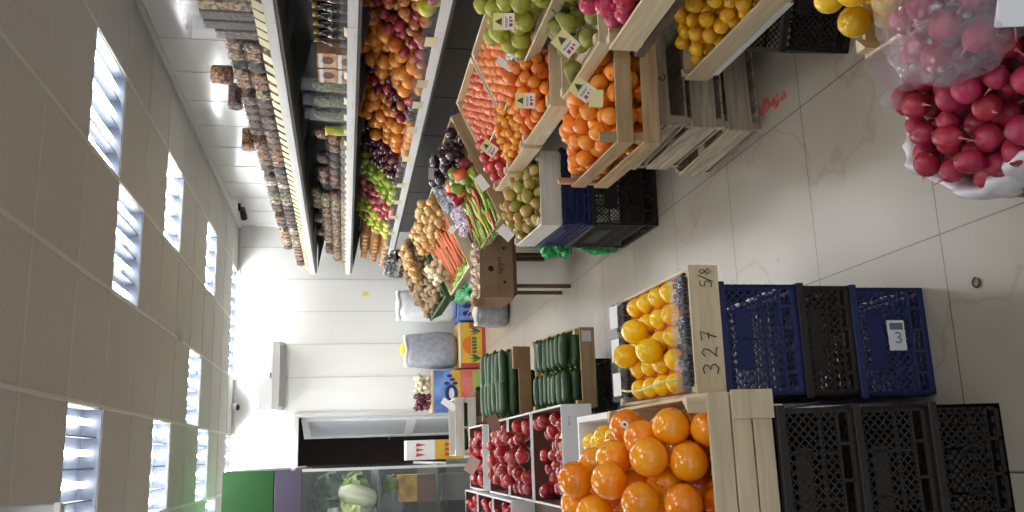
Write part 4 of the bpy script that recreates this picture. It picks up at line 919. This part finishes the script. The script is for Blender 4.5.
def lettuce(label, loc, r, m, seed):
    b = MB(); g = random.Random(seed)
    for k in range(16):
        a = k*2.4; el = .35+.075*k
        c = Vector((math.cos(a)*math.cos(el), math.sin(a)*math.cos(el), math.sin(el))); u = Vector((-math.sin(a), math.cos(a), 0)); w = c.cross(u)
        vs = []
        for i in range(5):
            for j in range(5):
                s_, t_ = (i-2)/2, (j-2)/2
                p = c*r*(.9+.1*math.cos(s_*2)-.08*(s_*s_+t_*t_))+u*s_*r*.55+w*t_*r*.6
                if max(abs(s_), abs(t_)) == 1: p += c*r*g.uniform(-.02, .16)
                vs.append(p)
        b.add(vs, [(i*5+j, i*5+j+1, (i+1)*5+j+1, (i+1)*5+j) for i in range(4) for j in range(4)], True)
    b.lathe([(.2*r, -.75*r), (.7*r, -.5*r), (.82*r, 0), (.6*r, .5*r), (.1*r, .75*r)], 14)
    o = b.build('lettuce', m); o.location = loc; return tag(o, label, 'lettuce')
lettuce('pale yellow-green lettuce head in the fridge behind the end glass', (-.35, 6.98, 1.42), .125, LV2, 1)
lettuce('curly green lettuce beside the wrapped cabbage in the fridge', (-.24, 7.12, 1.42), .125, LV, 2)
lettuce('dark leafy bunch at the back of the fridge shelf', (-.42, 7.4, 1.42), .15, LVD, 3)
lettuce('dark green herbs near the front glass of the fridge', (-.25, 7.5, 1.42), .14, LVD, 4)
lettuce('dark leafy greens in the middle of the fridge behind the lettuces', (-.3, 7.75, 1.43), .16, LVD, 7)
lettuce('dark leafy greens deepest in the fridge by the front glass', (-.25, 8.1, 1.42), .15, LVD, 8)
lettuce('dark herb bunch piled highest at the back of the fridge', (-.36, 7.95, 1.66), .16, LVD, 9)
lettuce('dark herb bunch piled high near the front glass', (-.23, 7.62, 1.63), .13, LVD, 10)
lettuce('dull green leafy bunch piled high at the left of the fridge', (-.43, 7.25, 1.62), .14, LVD, 11)
lettuce('small green lettuce low in the fridge beside the yellow carton', (-.2, 6.95, 1.17), .07, LV, 6)
nc = thing('wrapped_cabbage', 'long white-green cabbage in clear film, leaning in the fridge', 'cabbage', (-.30, 6.86, 1.285), (R(-8), R(14), 0))
MB().lathe([(.03, 0), (.065, .03), (.075, .14), (.07, .22), (.04, .28)], 16, fn=lump(.07, .08, .8, 3)).build('leaves', mat('napa_leaf', (206, 214, 190), (130, 160, 90), rough=.5, scale=7, stretch=(2, 2, .5)), nc)
MB().lathe([(.034, -.003), (.071, .03), (.081, .14), (.076, .22), (.05, .3), (.07, .34)], 16, fn=lump(.07, .12, 1, 8)).build('clear_film', CLEAR, nc)
crumple('film_bag', PBAG, 'clear film bag beside the cabbage in the fridge', 'bag', (-.40, 6.87, 1.35), (.06, .06, .07), 5, 2, .4)
crumple('film_bag', mat('white_film_bag', (220, 224, 226), (180, 190, 196), rough=.3, scale=20, trans=.3), 'white film bag of greens piled on the lettuces in the fridge', 'bag', (-.41, 6.9, 1.60), (.06, .06, .06), 15, 2, .4)
crumple('film_bag', PBAG, 'white film bag lying low by the fridge end glass', 'bag', (-.33, 6.86, 1.18), (.09, .06, .08), 6, 2, .4)
# cartons on the lower level of the fridge, seen through the end glass
t = thing('produce_carton', 'yellow carton on the low fridge level beside the glass', 'box', (-.33, 6.9, .8415)); bx('carton', mat('yellow_carton', (196, 160, 60), (150, 110, 40), rough=.6, scale=14), 0, .2, 0, .3, 0, .28, t, .003); bx('dark_side_panel', CARDD, .0, .2, -.002, 0, 0, .14, t)
t = thing('produce_carton', 'grey wrapped carton below the yellow one in the fridge', 'box', (-.33, 6.9, .5515)); bx('carton', mat('grey_carton', (130, 128, 126), rough=.6), 0, .2, 0, .3, 0, .24, t, .003); bx('lid', FWH, -.003, .203, -.003, .303, .24, .25, t)
# red-white cartons on the floor by the door
for k, (lab, m) in enumerate((('lower white carton with red print by the dark doorway', WHITEB), ('middle yellow and white carton by the dark doorway', PY), ('top white carton with red print by the dark doorway', WHITEB))):
    t = thing('fruit_box', lab, 'box', (-.03, 9.3, .3*k+.001*k)); bx('carton', m, 0, .2, 0, .3, 0, .299, t, .003)
    pr_ = MB()
    for q in range(3): flat(pr_, [(.03+.05*q, .2), (.05+.05*q, .09+.02*(q % 2)), (.07+.05*q, .19)], -.0012)
    pr_.build('red_print', PR, t)
# white cabinet top / hanging box sign overhead on the left
hs = thing('hanging_sign', 'white box sign hanging from the ceiling at the upper left', 'sign', (-1.5, 3.3, 2.47))
bx('panel', mat('sign_white', (200, 202, 202), rough=.5), 0, 1.385, 0, .05, 0, .23, hs, .006); bx('edge_strip', WHITEB, 0, 1.39, -.006, 0, .0, .02, hs)
for x in (.3, 1.1): MB().tube([(x, .025, .23), (x, .025, .26)], .006, 6).build('hanger', FWH, hs)
# ================================================================== LEFT SIDE displays
lt = thing('display_table', 'long dark table carrying the tomato boxes', 'table', (-1.1, 3.36, 0))
bx('tabletop', STM, 0, 1.25, 0, 3.05, .535, .565, lt)
for x in (.05, 1.16):
    for y in (.1, 1.5, 2.95): bx('leg', STM, x-.025, x+.025, y-.025, y+.025, 0, .535, lt)
BROWNL = mat('brown_inner_card', (100, 60, 46), (84, 50, 40), rough=.8)
def tombox(label, x1, y, L, kinds, r, hc, seed, grp, lb, cat='tomato', W=.4, Hh=.125, z=.5665, top=None):
    o = carton(label, (x1-W, y, z), (0, 0, 0), W, L, Hh, WHITEB, .008, 'tomato_box', BROWNL)
    pts = drop(W-.03, L-.03, .02, r, top or (lambda x, yy: Hh-r*.4+hc*max(0, (1-(2*x/(W-.03)-1)**2))), seed, 300)
    tf = top or (lambda x, yy: Hh-r*.4+hc*max(0, (1-(2*x/(W-.03)-1)**2)))
    pile(Matrix.Translation((x1-W+.015, y+.015, z)), [p for p in pts if p.z > tf(p.x, p.y)-2.3*r], kinds, lb, cat, grp, seed)
    return o
tb = tombox('white tomato box nearest the camera, behind the white foam box', .185, 3.4, .57, ['tomato'], .034, -.02, 501, 'tomatoes in the nearest box', 'red tomato in the nearest white tomato box')
strokes('printed_mark', tb, [[(0, 0), (.5, 0), (.5, .6), (0, .6), (0, 0)], [(.8, 0), (.8, .6), (1.2, .3)], [(1.6, 0), (1.6, .6)], [(2, 0), (2.4, .6), (2.8, 0)]], (.32, -.001, .09), (1, 0, 0), (0, 0, 1), .012, .0008)
tombox('white tomato box with a tall heap, second from the foam box', .185, 4.0, .57, ['tomato'], .034, .08, 502, 'tomatoes in the second box', 'red tomato heaped high in the second tomato box')
tombox('white tomato box, third from the foam box', .185, 4.6, .62, ['tomato'], .034, .03, 503, 'tomatoes in the third box', 'red tomato in the third tomato box')
tombox('white tomato box, farthest from the foam box', .185, 5.45, .6, ['tomato'], .034, .02, 504, 'tomatoes in the farthest box', 'red tomato in the farthest tomato box')
for k in range(3):
    tombox('white rimmed produce box in the second row, %s from the fridge' % ['third', 'second', 'first'][k], -.235, 4.55+.6*k, .56, ['tomato'], .034, .0, 510+k, 'tomatoes in the second row, box %s' % ORD[k], 'red tomato in the second-row box %s from the fridge' % ['third', 'second', 'first'][k])
STRIP = mat('beige_strip', (206, 180, 140), (190, 150, 110), rough=.6)
card_at('pinkish price card standing in the farthest tomato box', (-.06, 5.46, .76), plain=mat('pink_card', (190, 160, 146), rough=.6), w=.1, h=.07, face=(0, -1, .3), spin=R(-30))
card_at('reddish brown price card standing at the right of the third tomato box', (.165, 4.75, .735), plain=mat('russet_card', (146, 104, 88), rough=.6), w=.09, h=.06, face=(0, -1, .3), spin=R(20))
card_at('white price card leaning on the pale crate before the blue fruit box', (.37, 6.5, .775), plain=CW, w=.05, h=.12, face=(0, -1, .4), spin=R(-35))
t = thing('price_strip', 'curved beige strip sticking up at the nearest tomato box', 'strip', (.04, 3.36, .60))
MB().obox((0, 0, 0), (.05, 0, .01), (0, .002, 0), (-.055, .16, .07)).build('strip', STRIP, t)
# foam box with yellow plums, under and behind the big oranges
for k in range(2): plastic_crate('black plastic crate under the white foam box, %s one' % ['lower', 'upper'][k], (-.29, 2.56, .251*k), (0, 0, 0), .4, .5, .25, BLACK)
LF = (-.31, 2.52, .5025)
fb = carton('white foam box of yellow plums behind the big oranges', LF, (0, 0, 0), .43, .56, .21, FOAM, .02, 'foam_box', None, .02)
pts = drop(.38, .51, .03, .037, lambda x, y: .2, 521, 120)
pile(Matrix.Translation((LF[0]+.025, LF[1]+.025, LF[2])), [p for p in pts if p.z > .07], ['yellow_round'], 'yellow plum in the white foam box behind the big oranges', 'plum', 'yellow plums', 522)
# big oranges crate on black crates
for k in range(3):
    plastic_crate('dark brown lattice crate at the lower left, %s of the stack under the big oranges' % ['lowest', 'middle', 'topmost'][k], (-.325, 1.855, .1925*k), (0, 0, R((0, .6, -.3)[k])), .405, .6, .1915, DBROWN)
LP = (-.30, 1.86, .5785)
pc = wood_crate('pale wooden crate of big oranges nearest the camera, on the dark lattice crates', LP, (0, 0, 0), .42, .635, .155, 'pale', ((.004, .05), (.054, .1), (.104, .155)), post=.035, post_h=.20)
bx('corner_block', W_('pale', 'x'), .36, .425, -.006, 0, .0, .1, pc, .001)
pts = drop(.40, .615, .02, .0455, crown(.40, .615, .13, .26), 531, 110)
big = pile(ML(LP, (0, 0, 0)), [p+Vector((.01, .01, 0)) for p in pts if p.z > .06], ['persimmon'], 'big glossy orange in the pale crate nearest the camera', 'orange', 'big oranges', 532)
STK = mat('white_sticker', (236, 232, 230), rough=.4)
def sticker(o):
    b = MB(); r = .0455
    d = (Vector((0, 0, 1.53))-o.location).normalized(); d = o.rotation_euler.to_matrix().inverted() @ (d+Vector((.1, 0, .1))).normalized()
    u = d.orthogonal().normalized(); v = d.cross(u)
    b.add([d*r*1.0]+[d*r*.975+u*.012*math.cos(a)+v*.009*math.sin(a) for a in [q*.524 for q in range(12)]], [(0, 1+q, 1+(q+1) % 12) for q in range(12)], True)
    sk_ = b.build('sticker', STK, o); sk_['label'] = 'white paper sticker with a dark mark'
    b = MB(); b.add([d*r*1.005+u*.004*math.cos(a)+v*.004*math.sin(a) for a in [q*1.047 for q in range(6)]], [tuple(range(6))]); b.build('sticker_mark', INK, sk_)
bs = sorted(big, key=lambda o: -(o.location.z*1.2+o.location.x*1.5))
sticker(bs[0]); bs[0]['label'] = 'big glossy orange with a white sticker, at the right side of the crate'; del bs[0]['group']
# blue / dark / blue crates with the yellow fruit box
for k, (z, h_, m, lb) in enumerate(((0, .2195, BLUE, 'blue plastic crate with a white label, lowest under the box marked 327'), (.2205, .154, DBROWN, 'dark brown plastic crate between the two blue crates'), (.3755, .2195, BLUE, 'blue plastic crate directly under the box marked 327'))):
    o = plastic_crate(lb, (.117+.003*k, 2.075-.003*k, z), (0, 0, R((.4, -.3, .2)[k])), .285, .42, h_, m)
    if k == 0:
        pl_ = bx('paper_label', WHITEB, .115, .195, -.0095, -.0085, .075, .125, o)
        strokes('label_digit', pl_, G3, (.135, -.0105, .107), (0, 0, -1), (1, 0, 0), .028, .0014)
        bx('label_print', CBL, .17, .188, -.0105, -.0095, .08, .118, pl_)
L7 = (.125, 2.055, .5965); R7 = (0, 0, R(-1))
yb = wood_crate('shallow pale wooden box marked 327 with yellow fruit and berry packs', L7, R7, .33, .62, .08, 'pale', ((.0, .08),), sideslats=((.0, .07),), post=.02, tri=False)
strokes('handwritten_number', yb, G3+sh(G2, 1.0)+sh(G7, 2.0), (.05, -.002, .018), (1, 0, 0), (0, 0, 1), .042, .0014)
strokes('handwritten_number', yb, G5+sh(GS, .5)+sh([[(.1, .8), (.4, 1), (.5, .7), (.1, .3), (.3, 0), (.55, .2), (.1, .8)]], 1.0), (.27, -.002, .02), (1, 0, 0), (0, 0, 1), .032, .0012)
M7 = ML(L7, R7)
PINK = mat('pink_paper', (226, 110, 92), (210, 92, 80), rough=.7, scale=20)
b = MB()
for i in range(5):
    for j in range(4):
        x0, y0 = .012+.0612*i, .12+.096*j
        b.add([(x0, y0, .065), (x0+.061, y0, .065), (x0+.061, y0+.095, .065), (x0, y0+.095, .065), (x0+.03, y0+.048, .012)], [(0, 1, 4), (1, 2, 4), (2, 3, 4), (3, 0, 4)])
b.build('pink_cell_tray', PINK, yb)
for i in range(5):
    for j in range(4):
        place('yellow_round', M7 @ Vector((.0425+.0612*i, .168+.096*j, .064)), Euler((rnd.uniform(-.6, .6), rnd.uniform(-.6, .6), rnd.uniform(0, 6))), 'round yellow fruit in the pink cell tray of the box marked 327', 'fruit', 'yellow fruit in the cell tray').scale = (.82,)*3
for q, (i, j) in enumerate(((1.5, .7), (2.6, 1.9), (1.6, 2.9))):
    place('yellow_round', M7 @ Vector((.0425+.0612*i, .168+.096*j, .112)), Euler((.3, .2, q)), 'big round yellow fruit on top in the box marked 327, %s' % ['nearest of three', 'middle of three', 'farthest of three'][q], 'fruit', 'yellow fruit on top')
BER = mat('blueberry_skin', (44, 46, 66), (28, 28, 44), rough=.4, scale=60); BLID = mat('berry_lid', (226, 230, 236), rough=.1, trans=.95, spec=.8)
def berry(i, j):
    lb = 'pack of dark berries, %s row in the box marked 327, %s' % (['near', 'far'][j], ['by the oranges', 'middle', 'by the 5/8 mark'][i])
    t = thing('berry_pack', lb, 'berry pack', M7 @ Vector((.013+.104*i, (.012, .512)[j], .045)), (R(8 if j else -4), 0, R(-1)))
    w, l, h = .1, .095, .05; g = random.Random(i*7+j)
    b = MB()
    for p in drop(w-.008, l-.008, .002, .0078, lambda x, y: h-.008, i+10*j, 90, 12):
        b.lathe([(r*.0076, z*.0076) for r, z in sph_prof(5)], 7, (p.x+.004, p.y+.004, p.z))
    k = b.build('berries', BER, t); k['kind'] = 'stuff'
    MB().box(0, w, 0, .001, 0, h).box(0, w, l-.001, l, 0, h).box(0, .001, .001, l-.001, 0, h).box(w-.001, w, .001, l-.001, 0, h).build('tub', BLID, t)
    ld = MB().box(-.003, w+.003, -.003, l+.003, h, h+.003).box(.012, w-.012, .012, l-.012, h+.003, h+.008).build('lid', BLID, t, .001)
    b = MB()
    for q in range(8): b.box(.01+.0105*q, .016+.0105*q, -.0015, 0, h*.72, h*.9)
    b.build('lid_print', INK, ld)
    if j: bx('paper_label', WHITEB, .015, w-.015, .02, l-.02, h+.008, h+.0085, ld)
for i in range(3):
    for j in range(2): berry(i, j)
t = thing('packing_strap', 'thin yellow-green strap across the left end of the box marked 327', 'strap', M7 @ Vector((.045, .05, .105)))
MB().tube([(0, 0, 0), (.0, .1, .012), (-.01, .25, .016), (0, .42, .0), (.01, .5, -.005)], .0035, 6).build('strap', mat('strap_yellow', (206, 206, 120), rough=.5), t)
# cucumbers
def cucs(M, kinds, cols, y0, y1, pitch, z0, layers, lb, grp, seed):
    g = random.Random(seed); q = M.to_quaternion()
    for cx in cols:
        for l in range(layers):
            n = int((y1-y0)/pitch)-l
            for i in range(n):
                p = Vector((cx+g.uniform(-.008, .008), y0+pitch*(i+.5+.5*l)+g.uniform(-.003, .003), z0+l*pitch*.87))
                e = (q @ (Matrix.Rotation(g.uniform(-.07, .07), 4, 'Z') @ Matrix.Rotation(R(90)*g.choice((1, -1)), 4, 'Y') @ Matrix.Rotation(g.uniform(0, 6.28), 4, 'Z')).to_quaternion()).to_euler()
                place(g.choice(kinds), M @ p, e, lb, 'cucumber', grp)
LC2 = (.235, 4.68, .166); RC2 = (R(12), 0, 0)
k2 = wood_crate('tan crate of ridged cucumbers on a black crate, nearer of the two', LC2, RC2, .44, .62, .1, 'tan', ((0, .09),), post=.03, post_h=.115, tri=False)
bx('paper_label', WHITEB, .36, .42, -.001, 0, .02, .08, k2)
cucs(ML(LC2, RC2), ['cucumber'], (.118, .322), .02, .6, .06, .034, 3, 'dark green cucumber in the nearer tan crate', 'cucumbers in the nearer crate', 601)
plastic_crate('low black plastic crate on the floor under the nearer cucumber crate', (.12, 4.86, 0), (0, 0, 0), .4, .42, .165, BLACK)
LC1 = (.225, 5.45, .37); RC1 = (R(12), 0, 0)
k1 = carton('brown cardboard box of smooth cucumbers on black crates, farther of the two', LC1, RC1, .44, .58, .085, CARD, name='cucumber_box', cat='box')
MB().box(.3, .44, -.004, .02, .085, .12).box(.0, .1, .56, .58, .085, .12).build('corner_flap', CARD, k1)
cucs(ML(LC1, RC1), ['long_cucumber'], (.135, .31), .02, .57, .064, .036, 3, 'long dark cucumber in the farther cardboard box', 'cucumbers in the farther box', 611)
for k in range(2): plastic_crate('black plastic crate under the farther cucumber box, %s one' % ['lower', 'upper'][k], (.115, 5.5, .182*k), (0, 0, 0), .4, .5, .181, BLACK)
t = thing('cardboard_box', 'tall brown cardboard box under the pale crate by the tomatoes', 'box', (.05, 6.5, 0)); bx('carton', CARDD, 0, .41, 0, .4, 0, .575, t, .003); bx('tape', mat('tape', (150, 120, 90), rough=.4), .18, .23, -.001, 0, .3, .575, t)
wood_crate('pale wooden crate with a gap showing green cucumbers, behind the tomato boxes', (.0, 6.48, .5765), (0, 0, 0), .42, .42, .155, 'white', ((.0, .06), (.09, .155)), post=.03, tri=False)
cucs(ML((.0, 6.48, .5765), (0, 0, 0)), ['cucumber'], (.105, .315), .02, .4, .058, .034, 2, 'dark green cucumber in the pale crate behind the tomato boxes', 'cucumbers in the pale crate', 621)
# ================================================================== NEAR RIGHT: persimmons, radishes
plastic_crate('black plastic crate on the floor under the persimmons', (.86, 1.24, 0), (0, 0, R(-4)), .4, .42, .25, BLACK)
LPe = (.83, 1.17, .2515); RPe = (0, 0, R(-4))
wood_crate('pale wooden crate of yellow persimmons behind the radishes', LPe, RPe, .42, .52, .1, 'pale', ((.0, .04), (.055, .1)), post=.035, post_h=.125)
pts = drop(.4, .5, .01, .0375, crown(.4, .5, .13, .24), 701, 90)
pile(ML(LPe, RPe), [p+Vector((.01, .01, 0)) for p in pts if p.z > .05], ['yellow_persimmon'], 'yellow persimmon heaped in the pale crate behind the radishes', 'persimmon', 'yellow persimmons', 702)
t = thing('plastic_fringe', 'green plastic grass fringe hanging below the persimmon crate', 'fringe', (.80, 1.70, .22))
b = MB(); g = random.Random(3)
for i in range(46):
    a = g.uniform(0, 6.28); y = g.uniform(-.1, .06); l = g.uniform(.05, .1)
    b.tube([(0, y, 0), (-.3*l+.01*math.cos(a), y+.01*math.sin(a), -.3*l), (-.6*l+.02*math.cos(a), y+.03*math.sin(a), -l)], [.004, .003, .001], 4)
b.build('blades', mat('fringe_green', (14, 120, 52), (8, 92, 40), rough=.4, scale=20), t)
for i, (x, y, s) in enumerate(((1.232, 2.83, .035), (1.218, 2.74, .03), (1.215, 2.68, .02))):
    b = MB(); gg = random.Random(i); b.prism([(x+s*(.5+.5*gg.random())*math.cos(a), y+s*1.6*(.5+.5*gg.random())*math.sin(a)) for a in [q*.524 for q in range(12)]], .0002, .0008)
    tag(b.build('paint_mark', mat('red_floor_paint', (168, 62, 52), (190, 110, 96), rough=.7, scale=40)), 'flaking red paint mark on the floor joint, %s of three by the grey crates' % ['farthest', 'middle', 'nearest'][i], 'paint mark')
t = thing('onion_skin', 'small curled brown onion skin lying on the bare floor tile', 'scrap', (.375, 1.865, .0))
MB().tube([(.012*math.cos(a), .012*math.sin(a), .004) for a in [q*.5 for q in range(12)]], .0028, 5).build('curl', M_STEM, t)
# radish sack
CX, CY_, RS = .69, 1.42, .215
t = thing('radish_sack', 'open sack with rolled white plastic rim full of red radishes', 'sack', (CX, CY_, 0))
wav = lambda p, a: Vector((p.x*(1+.04*math.sin(3*a+1)+.02*math.sin(7*a)), p.y*1.12*(1+.04*math.sin(3*a+1)+.02*math.sin(7*a)), p.z+.012*math.sin(4*a)*(p.z > .2)))
MB().lathe([(.1, 0), (.19, .004), (.215, .06), (.22, .15), (.215, .24)], 40, fn=wav).build('mesh_sack', mat('net_sack', (150, 104, 104), (120, 84, 86), rough=.6, scale=60), t)
MB().lathe([(.19, .19), (.214, .20), (.222, .22), (.224, .25), (.219, .28), (.210, .297), (.199, .29), (.192, .26), (.188, .20)], 90, fn=lambda p, a: wav(Vector((p.x*(1+.05*noise.noise(Vector((math.cos(a)*5, math.sin(a)*5, p.z*16)))+.02*noise.noise(Vector((p.x*60, p.y*60, p.z*40)))), p.y*(1+.05*noise.noise(Vector((math.cos(a)*5, math.sin(a)*5, p.z*16)))+.02*noise.noise(Vector((p.x*60, p.y*60, p.z*40)))), p.z+.028*noise.noise(Vector((math.cos(a)*6, math.sin(a)*6, 2)))*(p.z > .21))), a)).build('plastic_rim', mat('white_film', (232, 230, 236), (214, 212, 220), rough=.25, scale=20, bump=.3, coat=.3), t)
MB().lathe([(.02, .17), (.18, .17), (.183, .175)], 30, fn=wav).build('liner', MATS['white_film'], t)
def circ(x, y):
    d = ((x-.205)/.205)**2+((y-.225)/.225)**2
    return -1 if d > .84 else .125+.09*(1-d)
pts = drop(.41, .45, 0, .0275, circ, 711, 220)
pile(Matrix.Translation((CX-.205, CY_-.225, .185)), [p for p in pts if p.z > .03], ['radish', 'radish', 'long_radish', 'small_radish'], 'red radish heaped in the open white-rimmed sack', 'radish', 'radishes in the sack', 712)
# clear bag with radishes, resting on sack and crate
BC = Vector((.815, 1.30, .43)); g = random.Random(9)
pts = [p-Vector((.15, .13, 0)) for p in drop(.30, .26, 0, .029, lambda x, y: .13*(1-((x-.15)/.16)**2-((y-.13)/.14)**2)+.04 if ((x-.15)/.16)**2+((y-.13)/.14)**2 < 1 else -1, 721, 60)]
pile(Matrix.Translation(BC-Vector((0, 0, .07))), pts, ['radish', 'long_radish'], 'red radish inside the knotted clear plastic bag', 'radish', 'radishes in the clear bag', 722)
FILM = mat('clear_film_bag', (186, 166, 182), (214, 200, 212), rough=.15, scale=9, bump=.25, trans=.74, spec=.9, coat=.6)
o = crumple('plastic_bag', FILM, 'knotted clear plastic bag of radishes on the edge of the radish sack', 'bag', BC+Vector((0, .01, .0)), (.178, .158, .118), 33, 1.1, .16, sub=5)
MB().tube([(-.09, .13, .02), (-.1, .17, .01), (-.105, .19, -.005), (-.12, .215, -.02)], [.06, .025, .012, .03], 10).build('knotted_neck', FILM, o)
t = thing('foam_card', 'white foam board standing in the radishes at the near edge', 'board', (.725, 1.12, .36), (R(-25), R(-10), R(-35)))
bx('board', FOAM, -.06, .06, -.006, .006, 0, .1, t, .002)
# unused kinds
for k_, o_ in list(F.items()):
    if k_ not in first:
        for c_ in list(o_.children): bpy.data.objects.remove(c_)
        bpy.data.objects.remove(o_)
# ------------------------------------------------------------------ light and view
w = bpy.data.worlds.new('world'); SC.world = w; w.use_nodes = True
w.node_tree.nodes['Background'].inputs[0].default_value = (.8, .88, 1, 1); w.node_tree.nodes['Background'].inputs[1].default_value = .75
SC.view_settings.view_transform = 'Standard'; SC.view_settings.look = 'None'; SC.view_settings.gamma = 1; SC.view_settings.exposure = .58
try: SC.view_settings.use_curve_mapping = False
except Exception: pass
SC.cycles.use_denoising = True
SC.cycles.max_bounces = 8; SC.cycles.transparent_max_bounces = 16
try: SC.cycles.denoiser = 'OPENIMAGEDENOISE'
except Exception: pass
